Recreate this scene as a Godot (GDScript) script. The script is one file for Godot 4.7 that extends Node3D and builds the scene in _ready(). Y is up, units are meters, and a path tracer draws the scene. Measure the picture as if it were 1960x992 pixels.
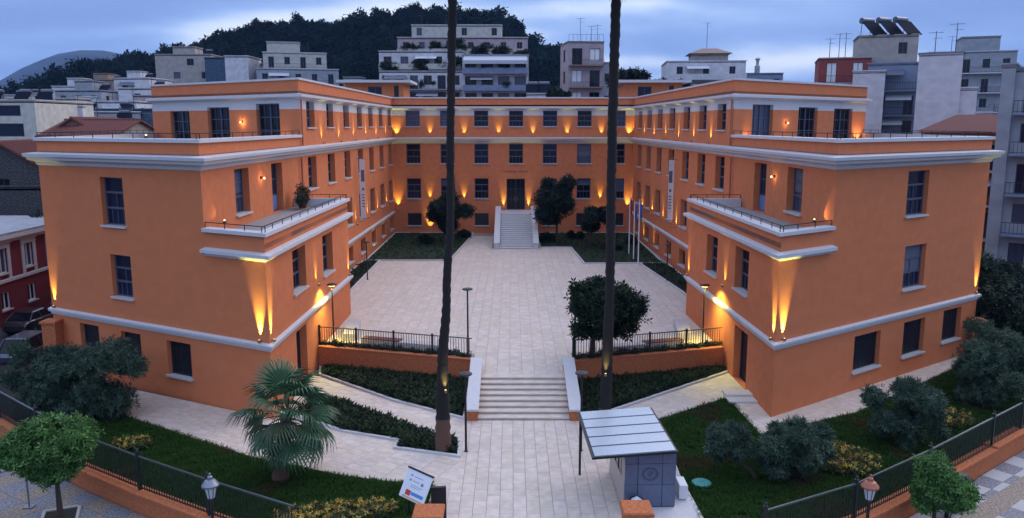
extends Node3D
# Dusk over an orange U-shaped public building with a paved forecourt.
# Plan coordinates are (x, depth): depth grows away from the camera, so a plan point (x, d) stands at Vector3(x, y, -d).

var rng := RandomNumberGenerator.new()
var M := {}
var taken := {}
var meshes := {}
var tex := {}

class MB:
	var v := PackedVector3Array()
	var n := PackedVector3Array()
	func tri(a: Vector3, b: Vector3, c: Vector3):
		var nn := (b - a).cross(c - a)
		if nn.length_squared() < 1e-14:
			return
		nn = nn.normalized()
		v.append(a); v.append(c); v.append(b)
		n.append(nn); n.append(nn); n.append(nn)
	func quad(a: Vector3, b: Vector3, c: Vector3, d: Vector3):
		tri(a, b, c); tri(a, c, d)
	func squad(p: Array, q: Array):  # smooth quad with given normals
		for k in [0, 2, 1, 0, 3, 2]:
			v.append(p[k]); n.append(q[k])
	func box(c: Vector3, s: Vector3, t := Transform3D()):
		var h := s * 0.5
		hexa([c + Vector3(-h.x, -h.y, h.z), c + Vector3(h.x, -h.y, h.z), c + Vector3(h.x, -h.y, -h.z), c + Vector3(-h.x, -h.y, -h.z),
			c + Vector3(-h.x, h.y, h.z), c + Vector3(h.x, h.y, h.z), c + Vector3(h.x, h.y, -h.z), c + Vector3(-h.x, h.y, -h.z)], t)
	func hexa(p: Array, t := Transform3D()):  # four bottom corners (front left, front right, back right, back left), then four top ones
		var q := []
		for x in p:
			q.append(t * x)
		quad(q[0], q[1], q[5], q[4]); quad(q[1], q[2], q[6], q[5]); quad(q[2], q[3], q[7], q[6]); quad(q[3], q[0], q[4], q[7])
		quad(q[4], q[5], q[6], q[7]); quad(q[3], q[2], q[1], q[0])
	func bbox(c: Vector3, s: Vector3, b: float, t := Transform3D()):  # box with a chamfered top
		var h := s * 0.5
		var lo := c.y - h.y
		var mid := c.y + h.y - b
		var hi := c.y + h.y
		var ring := func(y: float, i: float) -> Array:
			return [t * Vector3(c.x - h.x + i, y, c.z + h.z - i), t * Vector3(c.x + h.x - i, y, c.z + h.z - i), t * Vector3(c.x + h.x - i, y, c.z - h.z + i), t * Vector3(c.x - h.x + i, y, c.z - h.z + i)]
		var a: Array = ring.call(lo, 0.0)
		var m: Array = ring.call(mid, 0.0)
		var u: Array = ring.call(hi, b)
		for k in 4:
			var j := (k + 1) % 4
			quad(a[k], a[j], m[j], m[k]); quad(m[k], m[j], u[j], u[k])
		quad(u[0], u[1], u[2], u[3])
		quad(a[3], a[2], a[1], a[0])
	func prism(poly_: Array, y0: float, y1: float, bottom := true):
		var poly := PackedVector2Array(poly_)
		var area := 0.0
		for i in poly.size():
			var j := (i + 1) % poly.size()
			area += poly[i].x * poly[j].y - poly[j].x * poly[i].y
		if area < 0:
			poly.reverse()
		var top := []
		var low := []
		for q in poly:
			var yt := y1
			top.append(Vector3(q.x, yt, -q.y)); low.append(Vector3(q.x, yt + y0 - y1, -q.y))
		for i in poly.size():
			var j := (i + 1) % poly.size()
			quad(low[i], low[j], top[j], top[i])
		var ix := Geometry2D.triangulate_polygon(poly)
		for k in range(0, ix.size(), 3):
			var a: int = ix[k]
			var b: int = ix[k + 1]
			var c: int = ix[k + 2]
			if (poly[b] - poly[a]).cross(poly[c] - poly[a]) < 0:
				var s := b
				b = c
				c = s
			tri(top[a], top[b], top[c])
			if bottom:
				tri(low[a], low[c], low[b])
	func tube(pts: Array, rad: Array, sides := 10, cap := true):
		var rings := []
		var norms := []
		for i in pts.size():
			var d: Vector3 = (pts[mini(i + 1, pts.size() - 1)] - pts[maxi(i - 1, 0)]).normalized()
			var s := d.cross(Vector3.RIGHT if absf(d.x) < 0.8 else Vector3.FORWARD).normalized()
			var u := s.cross(d)
			var ring := []
			var nr := []
			for k in sides:
				var a := TAU * k / sides
				var o := s * cos(a) + u * sin(a)
				ring.append(pts[i] + o * rad[i]); nr.append(o)
			rings.append(ring); norms.append(nr)
		for i in pts.size() - 1:
			for k in sides:
				var j := (k + 1) % sides
				squad([rings[i][j], rings[i][k], rings[i + 1][k], rings[i + 1][j]], [norms[i][j], norms[i][k], norms[i + 1][k], norms[i + 1][j]])
		if cap:
			for k in range(1, sides - 1):
				tri(rings[-1][0], rings[-1][k + 1], rings[-1][k])
				tri(rings[0][0], rings[0][k], rings[0][k + 1])
	func lathe(c: Vector3, prof: Array, sides := 14):  # prof: Vector2(radius, height), from the bottom up
		for i in prof.size() - 1:
			var e: Vector2 = prof[i + 1] - prof[i]
			if e.length() < 1e-6:
				continue
			var nn := Vector2(e.y, -e.x).normalized()
			for k in sides:
				var a := TAU * k / sides
				var b := TAU * (k + 1) / sides
				var da := Vector3(cos(a), 0, -sin(a))
				var db := Vector3(cos(b), 0, -sin(b))
				squad([c + da * prof[i].x + Vector3.UP * prof[i].y, c + db * prof[i].x + Vector3.UP * prof[i].y, c + db * prof[i + 1].x + Vector3.UP * prof[i + 1].y, c + da * prof[i + 1].x + Vector3.UP * prof[i + 1].y],
					[da * nn.x + Vector3.UP * nn.y, db * nn.x + Vector3.UP * nn.y, db * nn.x + Vector3.UP * nn.y, da * nn.x + Vector3.UP * nn.y])
	func sweep(pts: Array, prof: Array, closed := false, caps := true):  # prof: Vector2(out, height), from the bottom up; outwards is to the right of the line
		var count := pts.size()
		var mit := []
		for i in count:
			var ns := []
			if i > 0 or closed:
				var d: Vector2 = (pts[i] - pts[(i - 1 + count) % count]).normalized()
				ns.append(Vector2(d.y, -d.x))
			if i < count - 1 or closed:
				var d2: Vector2 = (pts[(i + 1) % count] - pts[i]).normalized()
				ns.append(Vector2(d2.y, -d2.x))
			var a: Vector2 = ns[0]
			var b: Vector2 = ns[-1]
			mit.append((a + b) / (1.0 + a.dot(b)))
		var at := func(i: int, k: int) -> Vector3:
			var q: Vector2 = pts[i] + mit[i] * prof[k].x
			return Vector3(q.x, prof[k].y, -q.y)
		for i in (count if closed else count - 1):
			var j := (i + 1) % count
			for k in prof.size() - 1:
				quad(at.call(i, k), at.call(j, k), at.call(j, k + 1), at.call(i, k + 1))
		if caps and not closed:
			for k in range(1, prof.size() - 1):
				tri(at.call(0, 0), at.call(0, k), at.call(0, k + 1))
				tri(at.call(count - 1, 0), at.call(count - 1, k + 1), at.call(count - 1, k))
	func mesh() -> ArrayMesh:
		var a := []
		a.resize(Mesh.ARRAY_MAX)
		a[Mesh.ARRAY_VERTEX] = v
		a[Mesh.ARRAY_NORMAL] = n
		var m := ArrayMesh.new()
		m.add_surface_from_arrays(Mesh.PRIMITIVE_TRIANGLES, a)
		return m

# ---------------------------------------------------------------- naming and placing
func numbered(called: String) -> String:
	taken[called] = taken.get(called, -1) + 1
	return called if taken[called] == 0 else "%s_%03d" % [called, taken[called]]

func tag(o: Node, label := "", category := "", group := "", kind := ""):
	if label: o.set_meta("label", label)
	if category: o.set_meta("category", category)
	if group: o.set_meta("group", group)
	if kind: o.set_meta("kind", kind)
	return o

func obj(called: String, mesh, mat: Material, parent: Node = null, t := Transform3D()) -> MeshInstance3D:
	var o := MeshInstance3D.new()
	o.mesh = mesh.mesh() if mesh is MB else mesh
	o.material_override = mat
	o.transform = t
	if parent == null:
		o.name = numbered(called)
		add_child(o)
	else:
		o.name = called
		parent.add_child(o, true)
	return o

func thing(called: String, label: String, category: String, at := Vector3.ZERO, turn := 0.0, group := "") -> Node3D:
	var o := Node3D.new()
	o.name = numbered(called)
	add_child(o)
	o.position = at
	o.rotation.y = turn
	return tag(o, label, category, group)

func struct(called: String, mb: MB, mat: Material) -> MeshInstance3D:
	return tag(obj(called, mb, mat), "", "", "", "structure")

func W(x: float, y: float, d: float) -> Vector3:
	return Vector3(x, y, -d)

# ---------------------------------------------------------------- materials
func noise_tex(key: String, freq: float, lo: float, hi: float, octaves := 4, kind := FastNoiseLite.TYPE_SIMPLEX, size := 512, normal := false, strength := 4.0):
	if tex.has(key):
		return tex[key]
	var f := FastNoiseLite.new()
	f.noise_type = kind
	f.seed = 11 + tex.size() * 7
	f.frequency = freq
	f.fractal_octaves = octaves
	var t := NoiseTexture2D.new()
	t.width = size
	t.height = size
	t.seamless = true
	t.noise = f
	t.as_normal_map = normal
	t.bump_strength = strength
	if not normal:
		var g := Gradient.new()
		g.set_color(0, Color(lo, lo, lo))
		g.set_color(1, Color(hi, hi, hi))
		t.color_ramp = g
	tex[key] = t
	return t

func mat(key: String, c: Color, rough := 0.8, o := {}) -> StandardMaterial3D:
	var m := StandardMaterial3D.new()
	m.resource_name = key
	m.albedo_color = c.linear_to_srgb()
	m.roughness = rough
	m.metallic = o.get("metal", 0.0)
	m.metallic_specular = o.get("spec", 0.5)
	if o.has("tex"):
		m.albedo_texture = o.tex
		m.uv1_triplanar = true
		m.uv1_world_triplanar = true
		m.uv1_scale = Vector3.ONE * o.get("scale", 0.3)
	if o.has("bump"):
		m.heightmap_enabled = true
		m.heightmap_texture = o.bump
		m.heightmap_scale = o.get("bump_cm", 0.5)
	if o.get("vc", false):
		m.vertex_color_use_as_albedo = true
	if o.has("glow"):
		m.emission_enabled = true
		m.emission = Color(o.glow).linear_to_srgb()
		m.emission_energy_multiplier = o.get("power", 1.0)
	if o.has("back"):
		m.backlight_enabled = true
		m.backlight = Color(o.back).linear_to_srgb()
	if o.get("coat", 0.0) > 0:
		m.clearcoat_enabled = true
		m.clearcoat = o.coat
		m.clearcoat_roughness = 0.05
	M[key] = m
	return m

func make_materials():
	var blotch = noise_tex("blotch", 0.02, 0.93, 1.0, 5)
	var fine = noise_tex("fine", 0.06, 0.78, 1.0, 3)
	var mott = noise_tex("mott", 0.03, 0.55, 1.0, 5)
	var grit = noise_tex("grit", 0.2, 0.6, 1.0, 2)
	mat("plaster", Color(0.62, 0.196, 0.084), 0.92, {"tex": blotch, "scale": 0.11, "spec": 0.25})
	mat("garden_plaster", Color(0.57, 0.186, 0.080), 0.92, {"tex": fine, "scale": 0.2, "spec": 0.25})
	mat("trim", Color(0.57, 0.56, 0.58), 0.7, {"tex": blotch, "scale": 0.35})
	mat("sill", Color(0.62, 0.60, 0.60), 0.6, {"tex": fine, "scale": 0.4})
	mat("frame", Color(0.07, 0.078, 0.12), 0.5)
	mat("frame_dark", Color(0.025, 0.027, 0.035), 0.5)
	mat("glass", Color(0.006, 0.007, 0.013), 0.08, {"spec": 0.34})
	mat("glass_b", Color(0.009, 0.013, 0.034), 0.1, {"spec": 0.34})
	mat("curtain", Color(0.05, 0.062, 0.11), 0.25, {"spec": 0.5})
	mat("blind_a", Color(0.10, 0.11, 0.15), 0.7)
	mat("blind_b", Color(0.055, 0.075, 0.15), 0.7)
	mat("shutter_dark", Color(0.012, 0.013, 0.022), 0.4)
	mat("door_paint", Color(0.10, 0.17, 0.36), 0.5)
	mat("roofing", Color(0.30, 0.28, 0.27), 0.9, {"tex": mott, "scale": 0.2})
	mat("terrace_tile", Color(0.34, 0.32, 0.33), 0.75, {"tex": fine, "scale": 0.5})
	mat("metal_dark", Color(0.016, 0.017, 0.02), 0.5, {"metal": 0.2})
	mat("metal_grey", Color(0.22, 0.24, 0.28), 0.4, {"metal": 0.7})
	mat("fence_iron", Color(0.014, 0.024, 0.024), 0.45, {"metal": 0.3})
	mat("rail_top", Color(0.10, 0.13, 0.14), 0.32, {"metal": 0.6})
	mat("marble", Color(0.60, 0.58, 0.58), 0.5, {"tex": blotch, "scale": 0.4})
	for k in 6:
		var g: float = [0.615, 0.64, 0.66, 0.625, 0.65, 0.60][k]
		mat("slab%d" % k, Color(g * 1.07, g * 0.90, g * [0.76, 0.75, 0.78, 0.73, 0.77, 0.77][k]), 0.55, {"tex": noise_tex("stain%d" % (k % 2), 0.016, 0.88, 1.0, 6), "scale": 0.10 + 0.03 * k})
	mat("grout", Color(0.50, 0.42, 0.37), 0.9, {"tex": grit, "scale": 0.8})
	mat("asphalt", Color(0.075, 0.078, 0.085), 0.75, {"tex": mott, "scale": 0.15})
	mat("tile_grey", Color(0.29, 0.30, 0.34), 0.7, {"tex": mott, "scale": 0.5})
	mat("tile_tan", Color(0.40, 0.32, 0.25), 0.75, {"tex": mott, "scale": 0.5})
	mat("kerb", Color(0.42, 0.41, 0.41), 0.75, {"tex": blotch, "scale": 0.5})
	mat("soil", Color(0.035, 0.026, 0.02), 0.95, {"tex": mott, "scale": 0.6})
	mat("turf", Color(0.011, 0.034, 0.007), 0.95, {"tex": mott, "scale": 0.25})
	mat("blade", Color(1, 1, 1), 0.9, {"vc": true, "back": Color(0.3, 0.3, 0.3), "spec": 0.1})
	mat("leaf", Color(1, 1, 1), 0.65, {"vc": true, "back": Color(0.35, 0.35, 0.35), "spec": 0.28})
	mat("pine", Color(1, 1, 1), 1.0, {"vc": true, "spec": 0.0})
	mat("petal", Color(1, 1, 1), 0.7, {"vc": true, "back": Color(0.3, 0.3, 0.3)})
	mat("bark", Color(0.085, 0.062, 0.045), 0.95, {"tex": mott, "scale": 1.2})
	mat("palm_bark", Color(0.026, 0.021, 0.020), 0.95, {"tex": mott, "scale": 1.5})
	mat("palm_root", Color(0.20, 0.105, 0.07), 0.95, {"tex": mott, "scale": 1.5})
	mat("frond", Color(0.046, 0.122, 0.050), 0.5, {"back": Color(0.25, 0.3, 0.2), "tex": blotch, "scale": 0.8})
	mat("frond_old", Color(0.058, 0.088, 0.036), 0.6, {"back": Color(0.2, 0.2, 0.15), "tex": blotch, "scale": 0.8})
	mat("dead_frond", Color(0.13, 0.09, 0.055), 0.9)
	mat("kiosk_panel", Color(0.13, 0.165, 0.25), 0.35, {"metal": 0.35, "tex": blotch, "scale": 0.3})
	mat("kiosk_mark", Color(0.055, 0.07, 0.115), 0.4)
	mat("roof_sheet", Color(0.42, 0.47, 0.54), 0.28, {"metal": 0.45, "tex": blotch, "scale": 0.5})
	mat("kiosk_side", Color(0.46, 0.39, 0.36), 0.5)
	mat("white_paint", Color(0.72, 0.72, 0.74), 0.5)
	mat("board_white", Color(0.74, 0.75, 0.78), 0.45)
	mat("board_red", Color(0.55, 0.035, 0.03), 0.5)
	mat("board_blue", Color(0.06, 0.25, 0.55), 0.5)
	mat("board_tan", Color(0.62, 0.40, 0.22), 0.5)
	mat("board_grey", Color(0.22, 0.23, 0.27), 0.5)
	mat("bench_wood", Color(0.26, 0.055, 0.03), 0.5, {"tex": mott, "scale": 1.0})
	mat("bench_stone", Color(0.60, 0.56, 0.55), 0.6, {"tex": fine, "scale": 0.6})
	mat("brass", Color(0.35, 0.26, 0.12), 0.4, {"metal": 0.8})
	mat("copper", Color(0.36, 0.12, 0.07), 0.5, {"metal": 0.2})
	mat("lamp_glow", Color(0.8, 0.6, 0.3), 0.4, {"glow": Color(1.0, 0.60, 0.17), "power": 3.0})
	mat("lamp_glow_soft", Color(0.8, 0.6, 0.3), 0.4, {"glow": Color(1.0, 0.72, 0.36), "power": 1.6})
	mat("lit_room", Color(0.4, 0.3, 0.15), 0.5, {"glow": Color(1.0, 0.66, 0.25), "power": 0.45})
	mat("lantern_glass", Color(0.55, 0.56, 0.6), 0.3)
	mat("lid", Color(0.05, 0.30, 0.26), 0.5)
	mat("stone", Color(0.15, 0.14, 0.145), 0.95, {"tex": noise_tex("stones", 0.045, 0.35, 1.0, 2, FastNoiseLite.TYPE_CELLULAR), "scale": 0.35})
	mat("tiles_red", Color(0.22, 0.062, 0.050), 0.85, {"tex": mott, "scale": 0.5})
	mat("red_house", Color(0.185, 0.020, 0.028), 0.85, {"tex": blotch, "scale": 0.3})
	mat("net_blue", Color(0.045, 0.105, 0.20), 0.6, {"tex": mott, "scale": 0.12})
	mat("net_teal", Color(0.055, 0.12, 0.20), 0.4, {"tex": mott, "scale": 0.12})
	mat("awning", Color(0.45, 0.47, 0.52), 0.8, {"tex": blotch, "scale": 0.3})
	mat("awning_dark", Color(0.10, 0.11, 0.15), 0.8)
	mat("tank", Color(0.10, 0.11, 0.14), 0.35, {"metal": 0.3})
	mat("solar", Color(0.010, 0.013, 0.024), 0.7, {"spec": 0.1})
	var far = noise_tex("weather", 0.02, 0.86, 1.0, 5)
	for e in [["f_white", 0.62, 0.61, 0.64], ["f_cream", 0.52, 0.50, 0.45], ["f_beige", 0.40, 0.36, 0.33], ["f_grey", 0.32, 0.34, 0.38], ["f_blue", 0.20, 0.25, 0.36], ["f_brown", 0.30, 0.21, 0.16], ["f_red", 0.27, 0.06, 0.05], ["f_pink", 0.42, 0.34, 0.36], ["f_orange", 0.42, 0.15, 0.075], ["f_ivory", 0.60, 0.57, 0.50]]:
		mat(e[0], Color(e[1], e[2], e[3]), 0.9, {"tex": far, "scale": 0.07})
	mat("car_black", Color(0.012, 0.013, 0.017), 0.3, {"coat": 1.0})
	mat("car_blue", Color(0.035, 0.05, 0.085), 0.3, {"metal": 0.4, "coat": 1.0})
	mat("car_grey", Color(0.07, 0.08, 0.10), 0.3, {"metal": 0.4, "coat": 1.0})
	mat("tyre", Color(0.012, 0.012, 0.013), 0.9)
	mat("rim", Color(0.30, 0.31, 0.33), 0.35, {"metal": 0.8})
	mat("headlight", Color(0.5, 0.52, 0.55), 0.15)
	mat("tail_light", Color(0.25, 0.01, 0.01), 0.25)
	mat("hill_earth", Color(0.010, 0.015, 0.010), 0.95, {"tex": mott, "scale": 0.03})
	mat("mountain", Color(0.030, 0.040, 0.026), 0.95, {"tex": mott, "scale": 0.002})
	mat("letters", Color(0.05, 0.03, 0.03), 0.6)
	mat("flag_blue", Color(0.05, 0.12, 0.38), 0.8)
	mat("flag_red", Color(0.30, 0.03, 0.03), 0.8)
	mat("banner", Color(0.60, 0.60, 0.66), 0.7)
	mat("banner_mark", Color(0.10, 0.11, 0.17), 0.7)

# ---------------------------------------------------------------- sky
func make_sky() -> Sky:
	var w := 1536
	var h := 768
	var im := Image.create(w, h, false, Image.FORMAT_RGBF)
	var f := FastNoiseLite.new()
	f.seed = 5
	f.frequency = 1.0
	f.fractal_octaves = 6
	f.fractal_gain = 0.52
	var g := FastNoiseLite.new()
	g.seed = 23
	g.frequency = 1.0
	g.fractal_octaves = 4
	for y in h:
		var el := PI * (0.5 - (y + 0.5) / h)
		var up := maxf(sin(el), 0.0)
		for x in w:
			var az := TAU * ((x + 0.5) / w - 0.5)
			var dir := Vector3(sin(az) * cos(el), sin(el), -cos(az) * cos(el))
			# a cloud layer seen from below: it closes up towards the horizon
			var k := 1.0 / (absf(dir.y) + 0.14)
			var p := Vector2(dir.x * k, dir.z * k)
			var a := f.get_noise_2d(p.x * 0.42 + 11.0, p.y * 0.72 + 6.0) * 0.5 + 0.5
			var b := g.get_noise_2d(p.x * 0.22 + 1.0, p.y * 0.36 + 2.0) * 0.5 + 0.5
			var cl := smoothstep(0.30, 0.72, a * 0.62 + b * 0.38)
			var thin := Color(0.40, 0.58, 0.95)
			var thick := Color(0.22, 0.335, 0.66)
			var c := thick.lerp(thin, cl)
			var edge := smoothstep(0.50, 0.70, a * 0.6 + b * 0.4)
			c = c.lerp(Color(0.86, 0.93, 1.0), edge * 0.9)
			c = c * (0.86 + 0.74 * smoothstep(0.0, 0.75, up))
			c = c.lerp(Color(0.78, 0.80, 0.95), 0.5 * smoothstep(0.25, 0.9, up))
			im.set_pixel(x, y, c)
	var pm := PanoramaSkyMaterial.new()
	pm.panorama = ImageTexture.create_from_image(im)
	var s := Sky.new()
	s.sky_material = pm
	return s

# ---------------------------------------------------------------- walls with openings
func wl(p0: Vector2, p1: Vector2) -> Dictionary:  # outwards is to the right of p0 -> p1
	var d := (p1 - p0).normalized()
	return {"p": p0, "d": d, "n": Vector2(d.y, -d.x), "L": p0.distance_to(p1)}

func wp(w: Dictionary, s: float, y: float, o := 0.0) -> Vector3:
	var q: Vector2 = w.p + w.d * s + w.n * o
	return Vector3(q.x, y, -q.y)

func wx(w: Dictionary, s: float, y: float, o := 0.0) -> Transform3D:
	return Transform3D(Basis(Vector3(w.d.x, 0, -w.d.y), Vector3.UP, Vector3(w.n.x, 0, -w.n.y)), wp(w, s, y, o))

func wall_mesh(mb: MB, w: Dictionary, y0: float, y1: float, ops: Array = [], dep := 0.3, s0 := 0.0, s1 := -1.0):
	if s1 < 0:
		s1 = w.L
	var ss := [s0, s1]
	var ys := [y0, y1]
	var cut := []
	for o in ops:
		if o[3] <= y0 or o[2] >= y1 or o[1] <= s0 or o[0] >= s1:
			continue
		cut.append([o[0], o[1], maxf(o[2], y0), minf(o[3], y1), o[2] >= y0, o[3] <= y1])
		for k in [o[0], o[1]]:
			if not ss.has(k): ss.append(k)
		for k in [maxf(o[2], y0), minf(o[3], y1)]:
			if not ys.has(k): ys.append(k)
	ss.sort()
	ys.sort()
	for i in ss.size() - 1:
		for j in ys.size() - 1:
			var cs: float = (ss[i] + ss[i + 1]) * 0.5
			var cy: float = (ys[j] + ys[j + 1]) * 0.5
			var solid := true
			for o in cut:
				if cs > o[0] and cs < o[1] and cy > o[2] and cy < o[3]:
					solid = false
			if solid:
				mb.quad(wp(w, ss[i], ys[j]), wp(w, ss[i + 1], ys[j]), wp(w, ss[i + 1], ys[j + 1]), wp(w, ss[i], ys[j + 1]))
	for o in cut:
		mb.quad(wp(w, o[0], o[2]), wp(w, o[0], o[2], -dep), wp(w, o[0], o[3], -dep), wp(w, o[0], o[3]))
		mb.quad(wp(w, o[1], o[2], -dep), wp(w, o[1], o[2]), wp(w, o[1], o[3]), wp(w, o[1], o[3], -dep))
		if o[4]:
			mb.quad(wp(w, o[0], o[2]), wp(w, o[1], o[2]), wp(w, o[1], o[2], -dep), wp(w, o[0], o[2], -dep))
		if o[5]:
			mb.quad(wp(w, o[0], o[3], -dep), wp(w, o[1], o[3], -dep), wp(w, o[1], o[3]), wp(w, o[0], o[3]))

func frame_mesh(wd: float, ht: float, style: String) -> ArrayMesh:
	var key := "frame %.2f %.2f %s" % [wd, ht, style]
	if meshes.has(key):
		return meshes[key]
	var mb := MB.new()
	var b := 0.07
	mb.box(Vector3(-wd / 2 + b / 2, ht / 2, 0), Vector3(b, ht, 0.08))
	mb.box(Vector3(wd / 2 - b / 2, ht / 2, 0), Vector3(b, ht, 0.08))
	mb.box(Vector3(0, b / 2, 0), Vector3(wd - 2 * b, b, 0.08))
	mb.box(Vector3(0, ht - b / 2, 0), Vector3(wd - 2 * b, b, 0.08))
	if style == "transom":
		for t in [0.36, 0.68]:
			mb.box(Vector3(0, ht * t, 0.003), Vector3(wd - 2 * b, 0.1, 0.085))
		for k in 3:
			mb.box(Vector3((k - 1) * wd / 4, ht * 0.18, 0), Vector3(0.03, ht * 0.3, 0.05))
		mb.box(Vector3(0, ht * 0.52, 0), Vector3(0.035, ht * 0.26, 0.05))
	elif style == "grid":
		mb.box(Vector3(0, ht / 2, 0.003), Vector3(0.1, ht - 2 * b, 0.085))
		for t in [0.34, 0.66]:
			mb.box(Vector3(0, ht * t, 0), Vector3(wd - 2 * b, 0.045, 0.05))
		for s in [-0.25, 0.25]:
			mb.box(Vector3(wd * s, ht / 2, -0.002), Vector3(0.03, ht - 2 * b, 0.045))
	elif style == "grille":
		for k in 7:
			mb.box(Vector3(wd * (k - 3) / 7.6, ht / 2, 0.05), Vector3(0.022, ht - 0.1, 0.022))
		for t in [0.25, 0.75]:
			mb.box(Vector3(0, ht * t, 0.05), Vector3(wd - 0.1, 0.03, 0.016))
	elif style == "cross":
		mb.box(Vector3(0, ht / 2, 0), Vector3(0.06, ht - 2 * b, 0.07))
	meshes[key] = mb.mesh()
	return meshes[key]

func box_mesh(s: Vector3) -> BoxMesh:
	var key := "box %s" % s
	if not meshes.has(key):
		var m := BoxMesh.new()
		m.size = s
		meshes[key] = m
	return meshes[key]

func window(parent: Node, w: Dictionary, o: Array, style := "transom", dep := 0.3, glass := "glass", fr := "frame", sill := true, called := "window"):
	var wd: float = o[1] - o[0]
	var ht: float = o[3] - o[2]
	var t := wx(w, (o[0] + o[1]) / 2, o[2], -dep + 0.05)
	var f := obj(called, frame_mesh(wd, ht, style), M[fr], parent, t)
	obj("pane", box_mesh(Vector3(wd, ht, 0.02)), M[glass], f, Transform3D(Basis(), Vector3(0, ht / 2, -0.035)))
	if style == "transom" and rng.randf() < 0.3:
		var drop := ht * rng.randf_range(0.25, 0.62)
		obj("blind", box_mesh(Vector3(wd - 0.14, snappedf(drop, 0.2), 0.012)), M["blind_a" if rng.randf() < 0.5 else "blind_b"], f, Transform3D(Basis(), Vector3(0, ht - 0.07 - snappedf(drop, 0.2) / 2, -0.018)))
	if sill:
		obj("sill", box_mesh(Vector3(wd + 0.16, 0.09, dep + 0.08)), M.sill, f, Transform3D(Basis(), Vector3(0, -0.042, (dep + 0.08) / 2 - 0.01)))
	return f

# ---------------------------------------------------------------- lamps
func uplight(at: Vector3, out: Vector3, energy: float, label: String, group: String, angle := 24.0, tilt := 0.20, col := Color(1.0, 0.93, 0.20), called := "wall_uplight"):
	var t := thing(called, label, "lamp", at, 0.0, group)
	if not meshes.has("uplight"):
		var mb := MB.new()
		mb.lathe(Vector3.ZERO, [Vector2(0.0, 0.0), Vector2(0.055, 0.0), Vector2(0.055, 0.1), Vector2(0.05, 0.13), Vector2(0.045, 0.115), Vector2(0, 0.115)], 12)
		mb.box(Vector3(0, 0.05, 0), Vector3(0.03, 0.05, 0.2))
		meshes["uplight"] = mb.mesh()
		var l := MB.new()
		l.lathe(Vector3.ZERO, [Vector2(0.0, 0.117), Vector2(0.04, 0.119), Vector2(0.025, 0.127), Vector2(0, 0.128)], 12)
		meshes["uplight_lens"] = l.mesh()
	obj("housing", meshes["uplight"], M.brass, t, Transform3D(Basis.looking_at(-out, Vector3.UP), Vector3.ZERO))
	obj("lens", meshes["uplight_lens"], M.lamp_glow, t)
	var s := SpotLight3D.new()
	s.name = "spot"
	t.add_child(s)
	s.position = Vector3(0, 0.16, 0)
	s.basis = Basis.looking_at((Vector3.UP - out * tilt).normalized(), out)
	s.spot_angle = angle
	s.spot_angle_attenuation = 1.0
	s.light_color = col.linear_to_srgb()
	s.light_energy = energy * 4.5
	s.light_size = 0.04
	s.spot_range = 20.0
	s.spot_attenuation = 2.0
	s.shadow_enabled = true
	return t

func out3(w: Dictionary) -> Vector3:
	return Vector3(w.n.x, 0, -w.n.y)

func bracket_lamp(w: Dictionary, s: float, y: float, energy: float, label: String):
	var t := thing("wall_lamp", label, "lamp", wp(w, s, y, 0.0), 0.0)
	t.basis = wx(w, s, y).basis
	var mb := MB.new()
	mb.box(Vector3(0, 0, 0.03), Vector3(0.1, 0.16, 0.06))
	mb.tube([Vector3(0, 0.02, 0.06), Vector3(0, 0.06, 0.14), Vector3(0, 0.03, 0.2)], [0.012, 0.012, 0.012], 6)
	obj("bracket", mb, M.metal_dark, t)
	var b := MB.new()
	b.lathe(Vector3(0, -0.11, 0.2), [Vector2(0, 0), Vector2(0.055, 0.03), Vector2(0.06, 0.08), Vector2(0.03, 0.14), Vector2(0, 0.15)], 12)
	obj("lamp_globe", b, M.lamp_glow_soft, t)
	var l := OmniLight3D.new()
	l.name = "bulb_light"
	t.add_child(l)
	l.position = Vector3(0, -0.04, 0.2)
	l.light_color = Color(1.0, 0.66, 0.26).linear_to_srgb()
	l.light_energy = energy
	l.light_size = 0.04
	l.omni_range = 15
	l.omni_attenuation = 2.0
	l.shadow_enabled = true

func floor_lamp(at: Vector3, energy: float, label: String, aim: Vector3, angle := 50.0):
	var t := thing("terrace_floodlight", label, "lamp", at, 0.0)
	var mb := MB.new()
	mb.box(Vector3(0, 0.04, 0), Vector3(0.12, 0.08, 0.12))
	mb.tube([Vector3(0, 0.06, 0), Vector3(0, 0.11, 0)], [0.02, 0.02], 6)
	obj("foot", mb, M.metal_dark, t)
	var b := MB.new()
	b.lathe(Vector3(0, 0.1, 0), [Vector2(0, 0), Vector2(0.04, 0.012), Vector2(0.045, 0.05), Vector2(0.02, 0.075), Vector2(0, 0.08)], 12)
	obj("lamp_head", b, M.lamp_glow_soft, t)
	var s := SpotLight3D.new()
	s.name = "spot"
	t.add_child(s)
	s.position = Vector3(0, 0.19, 0)
	s.basis = Basis.looking_at(aim.normalized(), Vector3.UP if absf(aim.normalized().y) < 0.95 else Vector3.RIGHT)
	s.spot_angle = angle
	s.spot_angle_attenuation = 0.6
	s.light_color = Color(1.0, 0.62, 0.2).linear_to_srgb()
	s.light_energy = energy
	s.light_size = 0.05
	s.spot_range = 20.0
	s.spot_attenuation = 2.0
	s.shadow_enabled = true

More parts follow.
